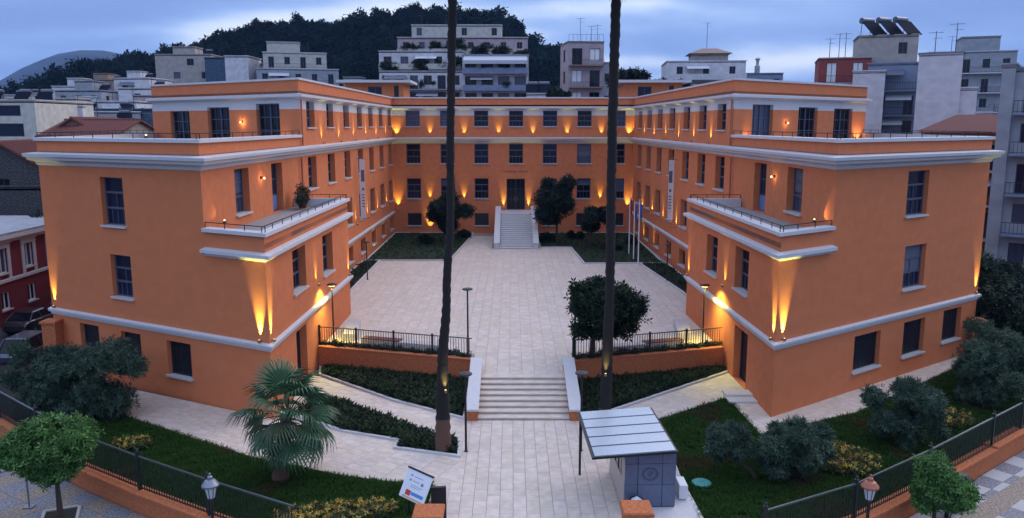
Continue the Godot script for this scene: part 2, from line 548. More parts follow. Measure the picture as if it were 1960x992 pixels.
# ---------------------------------------------------------------- the orange building
var LA := Vector2(-24.3, 41.3)
var LB := Vector2(-13.9, 35.7)
var LQ := Vector2(-10.65, 34.05)
var LD := Vector2(-10.4, 50.4)
var LE := Vector2(-13.67, 50.4)
var LP := Vector2(-13.65, 52.2)
var LC := Vector2(-13.2, 89.5)
var LT := Vector2(-27.3, 61.8)
var RA := Vector2(26.6, 44.8)
var RB := Vector2(14.7, 36.5)
var RQ := Vector2(11.65, 34.3)
var RD := Vector2(11.2, 50.3)
var RE := Vector2(14.35, 50.3)
var RP := Vector2(14.3, 52.5)
var RC := Vector2(13.4, 89.5)
var RT := Vector2(27.4, 63.0)

func pick_glass() -> String:
	var r := rng.randf()
	return "glass" if r < 0.55 else "glass_b" if r < 0.88 else "curtain"

func build_main():
	var B := thing("public_building", "large orange U-shaped building with white cornices round a paved courtyard", "building")
	var BL := Vector2(-27.3, 102)
	var BR := Vector2(27.4, 102)
	LB = LA + (LQ - LA) * ((LB - LA).dot(LQ - LA) / (LQ - LA).length_squared())
	RB = RA + (RQ - RA) * ((RB - RA).dot(RQ - RA) / (RQ - RA).length_squared())
	# --- openings
	var lf := wl(LA, LQ)
	var lf_low := [[2.2, 3.7, 1.2, 2.9], [5.42, 6.88, 1.2, 2.87], [8.75, 10.4, 1.12, 2.82]]
	var lf_up := [[4.8, 6.45, 8.15, 10.5], [5.1, 6.6, 4.6, 6.72]]
	var rf := wl(RQ, RA)
	var rf_low := [[6.2, 8.5, 0.98, 2.8], [10.65, 12.75, 1.0, 2.86], [14.65, 16.6, 1.15, 2.95]]
	var rf_up := [[9.9, 11.9, 8.45, 10.72], [10.16, 12.2, 4.65, 6.9]]
	var li := wl(LB, LC)
	var sp := LB.distance_to(LP)
	var l3 := []
	var l2 := [[4.2, 6.3, 8.5, 10.8]]
	var l1 := []
	var l0 := []
	for c in [2.75, 8.3, 13.9, 19.3, 24.5, 30.0, 35.4]:
		l3.append([sp + c - 1.05, sp + c + 1.05, 12.82, 14.56])
		l2.append([sp + c - 1.1, sp + c + 1.1, 8.7, 10.86])
		l1.append([sp + c - 1.15, sp + c + 1.15, 4.75, 7.0])
		l0.append([sp + c - 1.05, sp + c + 1.05, 1.6, 2.9])
	var l_door := [10.15, 12.2, 7.95, 10.8]
	var ri := wl(RC, RB)
	var rl: float = ri.L
	var rp := RB.distance_to(RP)
	var r3 := []
	var r2 := [[rl - 6.0, rl - 3.9, 8.5, 10.8]]
	var r1 := []
	var r0 := []
	for c in [2.7, 7.65, 12.6, 17.8, 22.95, 28.0, 33.0]:
		var s: float = rl - rp - c
		r3.append([s - 1.05, s + 1.05, 12.65, 14.4])
		r2.append([s - 1.1, s + 1.1, 8.6, 10.86])
		r1.append([s - 1.1, s + 1.1, 4.7, 6.95])
		r0.append([s - 1.05, s + 1.05, 1.5, 2.85])
	var r_door := [rl - 11.4, rl - 9.3, 7.95, 10.8]
	var lb := wl(LQ, LD)
	var lb_up := [[4.0, 6.3, 4.85, 6.98], [9.8, 12.1, 4.65, 6.9]]
	var lb_door := [4.05, 5.9, 0.02, 2.95]
	var rb := wl(RD, RQ)
	var rbl: float = rb.L
	var rb_up := [[rbl - 6.25, rbl - 4.1, 4.72, 6.9], [rbl - 11.7, rbl - 9.5, 4.62, 6.8]]
	var rb_door := [rbl - 5.8, rbl - 3.7, 0.05, 2.85]
	var ce := wl(LC, RC)
	var c3 := []
	var c2 := []
	var c1 := []
	var c0 := []
	var xs := [-10.95, -7.15, -3.4, 0.45, 4.2, 8.0, 11.75]
	for k in 7:
		var s: float = xs[k] - LC.x
		c3.append([s - 0.78, s + 0.78, 12.82, 14.52])
		c2.append([s - 0.78, s + 0.78, 8.75, 10.9])
		if k != 3:
			c1.append([s - 0.78, s + 0.78, 4.86, 7.1])
			c0.append([s - 0.78, s + 0.78, 1.8, 3.2])
	var c_door := [12.6, 14.65, 3.6, 7.05]
	var lt := wl(LT, LP)
	var lt_d := [[2.3, 4.7, 11.75, 13.98], [6.9, 9.4, 11.75, 14.2], [12.35, 14.75, 11.75, 14.38]]
	var rt := wl(RP, RT)
	var rt_d := [[2.05, 4.4, 11.75, 14.33], [7.5, 9.97, 11.75, 14.22], [12.2, 14.8, 11.75, 14.18]]
	# --- walls
	var add_wall := func(w: Dictionary, y0: float, y1: float, ops: Array, m := "plaster", s0 := 0.0, s1 := -1.0, dep := 0.32):
		var mb := MB.new()
		wall_mesh(mb, w, y0, y1, ops, dep, s0, s1)
		obj("wall", mb, M[m], B)
	var lfb := LA.distance_to(LB)
	var rqb := RQ.distance_to(RB)
	var both := MB.new()
	wall_mesh(both, lf, -0.4, 8.28, lf_low + lf_up, 0.32)
	wall_mesh(both, lf, 8.28, 11.0, lf_up, 0.32, 0.0, lfb)
	obj("wall", both, M.plaster, B)
	both = MB.new()
	wall_mesh(both, rf, -0.4, 8.28, rf_low + rf_up, 0.32)
	wall_mesh(both, rf, 8.28, 11.0, rf_up, 0.32, rqb, rf.L)
	obj("wall", both, M.plaster, B)
	add_wall.call(li, 0.0, 11.0, l2 + l1 + l0 + [l_door], "plaster", 0.0, -1.0, 0.45)
	add_wall.call(ri, 0.0, 11.0, r2 + r1 + r0 + [r_door], "plaster", 0.0, -1.0, 0.45)
	add_wall.call(ce, 0.0, 11.0, c2 + c1 + c0 + [c_door])
	add_wall.call(lb, -0.4, 8.28, lb_up + [lb_door], "plaster", 0.0, -1.0, 0.45)
	add_wall.call(rb, -0.4, 8.28, rb_up + [rb_door], "plaster", 0.0, -1.0, 0.45)
	add_wall.call(wl(LD, LE), 0.0, 8.28, [])
	add_wall.call(wl(RE, RD), 0.0, 8.28, [])
	add_wall.call(wl(LT, LA), -0.4, 11.0, [])
	add_wall.call(wl(RA, RT), -0.4, 11.0, [])
	add_wall.call(wl(RT, BR), -0.4, 15.85, [])
	add_wall.call(wl(BR, BL), -0.4, 15.85, [])
	add_wall.call(wl(BL, LT), -0.4, 15.85, [])
	var lp := wl(LP, LC)
	var rp3 := wl(RC, RP)
	for e in [[lt, lt_d, 0.0], [rt, rt_d, 0.0], [ce, c3, 0.0], [lp, l3, sp], [rp3, r3, 0.0]]:
		var ops := []
		for o in e[1]:
			ops.append([o[0] - e[2], o[1] - e[2], o[2], o[3]])
		var dep := 0.45 if e[0] == lp or e[0] == rp3 else 0.32
		add_wall.call(e[0], 11.6, 14.0, ops, "plaster", 0.0, -1.0, dep)
		add_wall.call(e[0], 14.0, 14.66, ops, "trim", 0.0, -1.0, dep)
		add_wall.call(e[0], 14.9, 15.88, [])
		for o in ops:
			window(B, e[0], o, "grid" if e[1] == lt_d or e[1] == rt_d else "transom", dep, pick_glass(), "frame", o[2] > 12)
	# --- windows and doors
	for o in lf_low: window(B, lf, o, "grille", 0.32, "shutter_dark", "frame_dark")
	for o in rf_low: window(B, rf, o, "grille", 0.32, "shutter_dark", "frame_dark")
	for o in lf_up: window(B, lf, o, "transom", 0.32, "glass_b")
	for o in rf_up: window(B, rf, o, "transom", 0.32, "glass_b")
	for o in l2 + l1: window(B, li, o, "transom", 0.45, pick_glass())
	for o in r2 + r1: window(B, ri, o, "transom", 0.45, pick_glass())
	for o in l0: window(B, li, o, "grille", 0.45, "shutter_dark", "frame_dark")
	for o in r0: window(B, ri, o, "grille", 0.45, "shutter_dark", "frame_dark")
	for o in c2 + c1: window(B, ce, o, "transom", 0.32, pick_glass())
	for o in c0: window(B, ce, o, "grille", 0.32, "shutter_dark", "frame_dark")
	for o in lb_up: window(B, lb, o, "transom", 0.45, "glass")
	for o in rb_up: window(B, rb, o, "transom", 0.45, "glass")
	for e in [[li, l_door], [ri, r_door]]:
		var f = window(B, e[0], e[1], "grid", 0.45, "glass_b", "frame", false, "balcony_door")
		obj("kick_panel", box_mesh(Vector3(1.85, 0.85, 0.06)), M.door_paint, f, Transform3D(Basis(), Vector3(0, 0.5, 0.025)))
		if e[0] == ri:
			obj("lit_window_pane", box_mesh(Vector3(0.42, 0.8, 0.012)), M.lit_room, f, Transform3D(Basis(), Vector3(0.5, 2.3, -0.022)))
	for e in [[lb, lb_door], [rb, rb_door]]:
		var f = window(B, e[0], e[1], "cross", 0.45, "shutter_dark", "frame_dark", false, "side_door")
		obj("handle", box_mesh(Vector3(0.04, 0.3, 0.05)), M.metal_grey, f, Transform3D(Basis(), Vector3(0.12, 1.2, 0.06)))
	var md = window(B, ce, c_door, "grid", 0.32, "glass", "frame_dark", false, "main_door")
	for s in [-1, 1]:
		obj("handle", box_mesh(Vector3(0.04, 0.45, 0.06)), M.brass, md, Transform3D(Basis(), Vector3(0.13 * s, 1.2, 0.07)))
	# a lettering band over the main door, too small to read in the photograph
	var lt_mb := MB.new()
	for k in 17:
		if k in [9]:
			continue
		var x := (k - 8) * 0.165
		lt_mb.box(Vector3(x - 0.03, 0.1, 0), Vector3(0.03, 0.2 - 0.02 * (k % 3), 0.02))
		lt_mb.box(Vector3(x + 0.02, [0.19, 0.1, 0.01][k % 3] + 0.01, 0), Vector3(0.07, 0.03, 0.02))
		if k % 2:
			lt_mb.box(Vector3(x + 0.06, 0.1, 0), Vector3(0.03, 0.19, 0.02))
	obj("lettering", lt_mb, M.letters, B, wx(ce, 13.62, 7.75, 0.012))
	# --- cornices and copings
	var trim := func(called: String, pts: Array, prof: Array, m := "trim"):
		var mb := MB.new()
		mb.sweep(pts, prof)
		obj(called, mb, M[m], B)
	trim.call("cornice", [LT, LA, LB, LC, RC, RB, RA, RT], [Vector2(0, 10.96), Vector2(0.08, 11.0), Vector2(0.12, 11.14), Vector2(0.44, 11.26), Vector2(0.48, 11.38), Vector2(0.6, 11.43), Vector2(0.62, 11.57), Vector2(0.0, 11.63)])
	var low := [Vector2(0, 3.14), Vector2(0.06, 3.16), Vector2(0.08, 3.27), Vector2(0.18, 3.32), Vector2(0.2, 3.45), Vector2(0, 3.51)]
	trim.call("string_course", [LT, LA, LQ, LD, LE], low)
	trim.call("string_course", [RE, RD, RQ, RA, RT], low)
	trim.call("string_course", [LE + Vector2(0, 0.02), LC + Vector2(0, -0.4)], low)
	trim.call("string_course", [RC + Vector2(0, -0.4), RE + Vector2(0, 0.02)], low)
	var bay := [Vector2(0, 7.14), Vector2(0.1, 7.18), Vector2(0.14, 7.28), Vector2(0.32, 7.33), Vector2(0.32, 7.48), Vector2(0, 7.55)]
	trim.call("bay_cornice", [LB, LQ, LD, LE], bay)
	trim.call("bay_cornice", [RE, RD, RQ, RB], bay)
	var bcop := [Vector2(0, 8.24), Vector2(0.16, 8.26), Vector2(0.16, 8.42), Vector2(-0.32, 8.44), Vector2(-0.32, 7.9)]
	trim.call("bay_coping", [LB, LQ, LD, LE], bcop)
	trim.call("bay_coping", [RE, RD, RQ, RB], bcop)
	for pts in [[LT, LA, LB, LP], [RP, RB, RA, RT]]:
		trim.call("terrace_parapet", pts, [Vector2(0, 11.6), Vector2(0, 12.21)], "plaster")
		trim.call("terrace_coping", pts, [Vector2(0, 12.19), Vector2(0.13, 12.2), Vector2(0.13, 12.36), Vector2(-0.3, 12.38), Vector2(-0.3, 11.62)])
	var top := [BL, LT, LP, LC, RC, RP, RT, BR]
	trim.call("top_cornice", top, [Vector2(0, 14.62), Vector2(0.1, 14.64), Vector2(0.3, 14.74), Vector2(0.38, 14.76), Vector2(0.38, 14.92), Vector2(0, 14.98)])
	trim.call("top_coping", top, [Vector2(0, 15.83), Vector2(0.1, 15.84), Vector2(0.1, 15.97), Vector2(-0.32, 15.99), Vector2(-0.32, 15.0)])
	# --- floors of the terraces, roof
	var slab := func(called: String, poly: Array, y0: float, y1: float, m: String):
		var mb := MB.new()
		mb.prism(poly, y0, y1)
		obj(called, mb, M[m], B)
	slab.call("terrace_floor", [LA, LB, LP, LT], 11.5, 11.68, "terrace_tile")
	slab.call("terrace_floor", [RB, RA, RT, RP], 11.5, 11.68, "terrace_tile")
	slab.call("bay_floor", [LB + Vector2(0.02, 0.1), LQ, LD, LE], 7.7, 7.93, "terrace_tile")
	slab.call("bay_floor", [RQ, RB + Vector2(-0.02, 0.1), RE, RD], 7.7, 7.93, "terrace_tile")
	slab.call("roof", [BL, LT, LP, LC, RC, RP, RT, BR], 15.0, 15.15, "roofing")
	# --- roof huts
	for e in [[-19.2, -12.5, -13.6], [12.9, 19.6, 14.6]]:
		var poly := [Vector2(e[0], 94.2), Vector2(e[1], 94.2), Vector2(e[1], 99.5), Vector2(e[0], 99.5)]
		var hut := MB.new()
		var fw := wl(poly[0], poly[1])
		var ho := [[1.6, 3.2, 15.9, 17.35], [5.2, 5.75, 15.6, 17.45]] if e[0] > 0 else [[2.6, 4.2, 15.9, 17.35], [5.6, 6.15, 15.6, 17.45]]
		wall_mesh(hut, fw, 15.1, 17.75, ho, 0.2)
		for k in range(1, 4):
			wall_mesh(hut, wl(poly[k], poly[(k + 1) % 4]), 15.1, 17.75)
		var h := obj("roof_hut", hut, M.plaster, B)
		window(h, fw, ho[0], "cross", 0.2, "glass_b", "frame", false)
		window(h, fw, ho[1], "cross", 0.2, "glass", "frame_dark", false, "hut_door")
		var hr := MB.new()
		hr.prism([Vector2(e[0] - 0.9, 93.3), Vector2(e[1] + 0.9, 93.3), Vector2(e[1] + 0.9, 100.2), Vector2(e[0] - 0.9, 100.2)], 17.75, 18.05)
		obj("hut_roof", hr, M.trim, h)
	# --- downpipes
	for q in [LP + Vector2(0.12, -0.35), RP + Vector2(-0.12, -0.35)]:
		var mb := MB.new()
		mb.tube([W(q.x, 7.9, q.y), W(q.x, 10.9, q.y)], [0.06, 0.06], 8)
		mb.tube([W(q.x, 11.66, q.y + 0.42), W(q.x, 14.6, q.y + 0.42)], [0.06, 0.06], 8)
		obj("downpipe", mb, M.copper, B)
	# --- low rails on the copings
	for e in [[[LB, LQ, LD, LE], 8.43], [[RE, RD, RQ, RB], 8.43], [[LT, LA, LB, LP], 12.37], [[RP, RB, RA, RT], 12.37]]:
		var mb := MB.new()
		var y: float = e[1]
		for i in e[0].size() - 1:
			var a: Vector2 = e[0][i]
			var b: Vector2 = e[0][i + 1]
			var w := wl(a, b)
			var t := wx(w, w.L / 2, y + 0.24, -0.08)
			mb.box(Vector3.ZERO, Vector3(w.L, 0.035, 0.035), t)
			var count := int(w.L / 1.5) + 1
			for k in count + 1:
				mb.box(Vector3(0, 0.12, 0), Vector3(0.03, 0.25, 0.03), wx(w, w.L * k / count, y - 0.01, -0.08))
		obj("railing", mb, M.metal_dark, B)
	# --- banners standing out from the wing walls
	for e in [[li, sp + 17.2], [ri, rl - rp - 15.3]]:
		var t := thing("vertical_banner", "tall narrow white banner with dark print fixed edge-on to wing wall", "banner", wp(e[0], e[1], 4.9, 0.0), 0.0, "banners on the wing walls")
		t.basis = wx(e[0], e[1], 0).basis
		var mb := MB.new()
		mb.box(Vector3(0, 2.6, 0.5), Vector3(0.04, 5.2, 0.44))
		obj("cloth", mb, M.banner, t)
		var br := MB.new()
		for y in [0.05, 5.2]:
			br.box(Vector3(0, y, 0.45), Vector3(0.05, 0.05, 0.9))
		obj("bracket", br, M.metal_grey, t)
		var pr := MB.new()
		for s in [-0.022, 0.022]:
			pr.box(Vector3(s, 3.75, 0.55), Vector3(0.003, 1.0, 0.3))
			pr.box(Vector3(s, 2.6, 0.55), Vector3(0.003, 0.25, 0.16))
			for k in 5:
				pr.box(Vector3(s, 2.1 - k * 0.25, 0.55), Vector3(0.003, 0.1, 0.22))
		obj("print", pr, M.banner_mark, t)
	build_lights(lf, rf, li, ri, lb, rb, ce, lt, rt, sp, rl, rp)
	# --- a potted shrub on one bay roof
	var pot := thing("potted_shrub", "scrubby potted shrub on the bay roof against the orange wall", "plant", W(-12.9, 7.93, 49.2))
	var pm := MB.new()
	pm.lathe(Vector3.ZERO, [Vector2(0, 0), Vector2(0.22, 0), Vector2(0.3, 0.42), Vector2(0.26, 0.42), Vector2(0.24, 0.36), Vector2(0, 0.36)], 12)
	obj("pot", pm, M.tiles_red, pot)
	foliage(pot, "foliage", [[Vector3(0, 0.8, 0), Vector3(0.42, 0.55, 0.42)], [Vector3(0.2, 0.6, 0.9), Vector3(0.35, 0.3, 0.6)]], 190, 0.24, [Color(0.035, 0.05, 0.03), Color(0.06, 0.05, 0.03)])

func build_lights(lf, rf, li, ri, lb, rb, ce, lt, rt, sp, rl, rp):
	var g3 := "uplights on the main cornice"
	var n3 := "small uplight on the main cornice between two top storey windows"
	for c in [5.5, 11.05, 16.6, 21.9, 27.2, 32.75]:
		uplight(wp(li, sp + c, 11.66, 0.2), out3(li), 0.9, n3, g3)
	for c in [5.2, 10.15, 15.2, 20.4, 25.5, 30.5]:
		uplight(wp(ri, rl - rp - c, 11.66, 0.2), out3(ri), 0.9, n3, g3)
	for x in [-9.05, -5.27, -1.48, 2.32, 6.1, 9.87]:
		uplight(wp(ce, x + 13.2, 11.66, 0.2), out3(ce), 0.9, n3, g3)
	for x in [0.45, 26.15]:
		uplight(wp(ce, x, 11.66, 0.25), out3(ce), 1.5, "uplight on the main cornice in an inner corner of the courtyard", g3, 34.0)
		uplight(wp(ce, x, 3.6, 0.25), out3(ce), 2.6, "uplight at first storey level in an inner corner of the courtyard", "corner uplights", 26.0, 0.12)
	var g1 := "uplights under the first storey windows"
	var n1 := "small uplight on a wing wall between two first storey windows"
	for c in [16.35, 21.6, 26.95, 32.3]:
		uplight(wp(li, sp + c, 4.45, 0.16), out3(li), 1.0, n1, g1)
	for c in [15.1, 20.35, 25.4, 30.5]:
		uplight(wp(ri, rl - rp - c, 4.35, 0.16), out3(ri), 1.0, n1, g1)
	for x in [-9.15, -5.35, 9.85]:
		uplight(wp(ce, x + 13.2, 4.65, 0.16), out3(ce), 1.0, "small uplight on the middle facade between two first storey windows", g1)
	for x in [-0.95, 1.85]:
		uplight(wp(ce, x + 13.2, 3.62, 0.14), out3(ce), 3.4, "uplight standing on the landing beside the main door", "main door uplights", 17.0, 0.08)
	for x in [-9.2, 9.6]:
		uplight(wp(ce, x + 13.2, 0.99, 0.5), out3(ce), 2.2, "garden uplight at the foot of the middle facade under the trees", "garden uplights", 26.0, 0.3)
	for c in [24.0, 29.5]:
		uplight(wp(li, sp + c, 1.0, 0.4), out3(li), 0.8, "garden uplight in the planting strip along a wing wall", "garden uplights", 26.0, 0.3)
		uplight(wp(ri, rl - rp - c, 1.0, 0.4), out3(ri), 0.8, "garden uplight in the planting strip along a wing wall", "garden uplights", 26.0, 0.3)
	# the strong pair at the corner of each bay, and one at each outer end
	var gc := "strong uplights on the string course"
	var nc := "bright corner uplight on the white string course at a bay corner"
	uplight(wp(lf, lf.L - 0.5, 3.52, 0.11), out3(lf), 11.0, nc, gc, 18.0, 0.12)
	uplight(wp(lb, 0.3, 3.52, 0.11), out3(lb), 8.0, nc, gc, 17.0, 0.12)
	uplight(wp(rf, 0.48, 3.52, 0.11), out3(rf), 11.0, nc, gc, 18.0, 0.12)
	uplight(wp(rb, rb.L - 0.3, 3.52, 0.11), out3(rb), 8.0, nc, gc, 17.0, 0.12)
	uplight(wp(lf, 0.3, 3.52, 0.11), out3(lf), 4.0, "bright uplight on the string course at the outer end beside the street of parked cars", gc, 18.0, 0.08)
	uplight(wp(rf, rf.L - 0.3, 3.52, 0.11), out3(rf), 4.0, "bright uplight on the string course at the outer end beside the balconied flats", gc, 18.0, 0.08)
	uplight(wp(lb, lb.L - 0.3, 3.52, 0.11), out3(lb), 1.6, "uplight on the string course at the courtyard end of a bay", gc, 20.0, 0.10)
	uplight(wp(rb, 0.3, 3.52, 0.11), out3(rb), 1.6, "uplight on the string course at the courtyard end of a bay", gc, 20.0, 0.10)
	uplight(wp(lb, 8.15, 4.45, 0.16), out3(lb), 0.8, "small uplight on a bay wall between its two tall windows", "bay wall uplights")
	uplight(wp(rb, rb.L - 7.85, 4.4, 0.16), out3(rb), 0.9, "small uplight on a bay wall between its two tall windows", "bay wall uplights")
	bracket_lamp(lt, 10.85, 13.2, 0.30, "small wall lamp between blue terrace doors of the wing by the red house")
	bracket_lamp(rt, 5.95, 13.15, 0.16, "small wall lamp on the set-back top storey between terrace doors, wing by the flats")
	bracket_lamp(li, 8.2, 10.15, 0.18, "small wall lamp between balcony door and tall window, above the potted shrub roof")
	bracket_lamp(ri, rl - 7.9, 10.2, 0.12, "small wall lamp between balcony door and tall window, above the bare bay roof")
	floor_lamp(wp(rt, 1.3, 11.68, 0.35), 1.1, "glowing floodlight on the roof terrace beside a blue terrace door", Vector3(0.0, 0.8, -0.45) + out3(rt) * -0.3, 40)
	floor_lamp(wp(rt, 15.6, 11.68, 0.4), 2.6, "glowing floodlight at the far end of the roof terrace", Vector3(0.1, 0.8, 0) + out3(rt) * -0.5, 55)
	floor_lamp(wp(ri, rl - 1.3, 8.44, 0.35), 1.3, "glowing floodlight on the bay coping lighting the wall corner", Vector3(0, 0.5, 1.0) + out3(ri) * -0.45, 34)
	floor_lamp(wp(li, 1.6, 8.44, 0.35), 0.35, "dim floodlight on the bay coping near the potted shrub roof", Vector3(0, 0.6, 0.8) + out3(li) * -0.5, 34)
	floor_lamp(wp(lt, 15.2, 11.68, 0.6), 0.4, "small glowing lamp on the terrace beside the nearest blue door", Vector3(0.0, 0.5, 0.0) + out3(lt) * -0.5, 40)
	floor_lamp(wp(lf, 8.2, 12.39, -0.15), 0.25, "small glowing lamp on the terrace coping above the plain facade", Vector3(0.0, 1.0, 0.1), 40)

func straight_stair(called: String, label: String, x0: float, x1: float, d0: float, d1: float, y0: float, y1: float, count: int, m: String, cheek: float, ch: float, cheek_front: String):
	var t := thing(called, label, "stairs", W((x0 + x1) / 2, y0, d0))
	var cx := (x0 + x1) / 2
	var run := (d1 - d0) / count
	for k in count:
		var h := (y1 - y0) * (k + 1) / count
		var mb := MB.new()
		mb.bbox(Vector3(0, h - 0.03, -(k * run + run / 2) + 0.02), Vector3(x1 - x0, 0.06, run + 0.06), 0.012)
		mb.box(Vector3(0, (h - 0.06) / 2 - 0.1, -(k * run + run / 2)), Vector3(x1 - x0 - 0.01, h - 0.06 + 0.2, run))
		obj("step", mb, M[m], t)
	for s in [-1, 1]:
		var mb := MB.new()
		var xa: float = s * (x1 - x0) / 2 + (0.0 if s > 0 else -cheek)
		var xb := xa + cheek
		var z1 := -(d1 - d0) - 1.0
		var yb := y1 - y0 + ch
		mb.hexa([Vector3(xa, -0.3, 0.15), Vector3(xb, -0.3, 0.15), Vector3(xb, -0.3, z1), Vector3(xa, -0.3, z1), Vector3(xa, ch, 0.15), Vector3(xb, ch, 0.15), Vector3(xb, yb, z1), Vector3(xa, yb, z1)])
		var c := obj("cheek_wall", mb, M[cheek_front], t)
		var cap := MB.new()
		cap.hexa([Vector3(xa - 0.04, ch, 0.2), Vector3(xb + 0.04, ch, 0.2), Vector3(xb + 0.04, yb, z1), Vector3(xa - 0.04, yb, z1), Vector3(xa - 0.04, ch + 0.09, 0.2), Vector3(xb + 0.04, ch + 0.09, 0.2), Vector3(xb + 0.04, yb + 0.09, z1), Vector3(xa - 0.04, yb + 0.09, z1)])
		obj("coping", cap, M.marble, c)
	return t

# ---------------------------------------------------------------- ground, paving, beds
var FL := [Vector2(-2.5, 22.7), Vector2(-6.5, 22.35), Vector2(-9.8, 24.2), Vector2(-12.9, 26.05), Vector2(-15.85, 27.95), Vector2(-19.0, 30.45), Vector2(-22.1, 32.95), Vector2(-29.0, 38.5)]
var FR := [Vector2(3.9, 22.9), Vector2(7.5, 22.1), Vector2(10.95, 23.9), Vector2(14.7, 26.6), Vector2(18.8, 29.75), Vector2(21.0, 31.45), Vector2(30.0, 38.5)]
var HC := 0.96

func lay(parent: Node, polys: Array, origin: Vector2, turn: float, sx: float, sy: float, y: float, mats: Array, as_parts: bool, checker := false, thick := 0.03, gap := 0.012):
	# lays staggered slabs over a plan polygon; whole slabs share one mesh
	var dx := Vector2(cos(turn), sin(turn))
	var dy := Vector2(-dx.y, dx.x)
	var key := "slab %.2f %.2f %.2f" % [sx, sy, thick]
	if not meshes.has(key):
		var mb := MB.new()
		mb.bbox(Vector3(0, -thick / 2, 0), Vector3(sx - gap, thick, sy - gap), 0.004)
		meshes[key] = mb.mesh()
	var joined := {}
	for m in mats:
		joined[m] = MB.new()
	for poly_ in polys:
		var poly := PackedVector2Array(poly_)
		var lo := Vector2(1e9, 1e9)
		var hi := -lo
		for q in poly:
			var l := Vector2((q - origin).dot(dx), (q - origin).dot(dy))
			lo = lo.min(l)
			hi = hi.max(l)
		for i in range(int(floor(lo.x / sx)) - 1, int(ceil(hi.x / sx)) + 1):
			for j in range(int(floor(lo.y / sy)) - 1, int(ceil(hi.y / sy)) + 1):
				var off := 0.0 if checker else sy * 0.5 * (posmod(i, 2))
				var c := origin + dx * (i + 0.5) * sx + dy * ((j + 0.5) * sy + off)
				var hx := dx * (sx - gap) / 2
				var hy := dy * (sy - gap) / 2
				var cell := PackedVector2Array([c - hx - hy, c + hx - hy, c + hx + hy, c - hx + hy])
				var whole := true
				for q in cell:
					if not Geometry2D.is_point_in_polygon(q, poly):
						whole = false
				var m: String = mats[posmod(i + j, 2)] if checker else mats[rng.randi() % mats.size()]
				var dip := rng.randf_range(-0.002, 0.002)
				if whole:
					if as_parts:
						var t := Transform3D(Basis(Vector3(dx.x, 0, -dx.y), Vector3.UP, Vector3(-dy.x, 0, dy.y)), Vector3(c.x, y + dip, -c.y))
						obj("slab", meshes[key], M[m], parent, t)
					else:
						joined[m].prism(Array(cell), y - thick, y + dip, false)
				else:
					for piece in Geometry2D.intersect_polygons(cell, poly):
						if piece.size() >= 3 and not Geometry2D.triangulate_polygon(piece).is_empty():
							joined[m].prism(Array(piece), y - thick, y + dip, false)
	var k := 0
	for m in mats:
		if joined[m].v.size():
			tag(obj("slabs", joined[m], M[m], parent), "", "", "", "stuff")
		k += 1

func poly_struct(called: String, poly: Array, y0: float, y1: float, m: String) -> MeshInstance3D:
	var mb := MB.new()
	mb.prism(poly, y0, y1)
	return struct(called, mb, M[m])

func kerb(parent: Node, pts: Array, y: float, m := "kerb", wd := 0.14, ht := 0.12, closed := false):
	var mb := MB.new()
	mb.sweep(pts, [Vector2(wd / 2, y), Vector2(wd / 2, y + ht - 0.01), Vector2(wd / 2 - 0.012, y + ht), Vector2(-wd / 2 + 0.012, y + ht), Vector2(-wd / 2, y + ht - 0.01), Vector2(-wd / 2, y)], closed)
	obj("kerb", mb, M[m], parent)

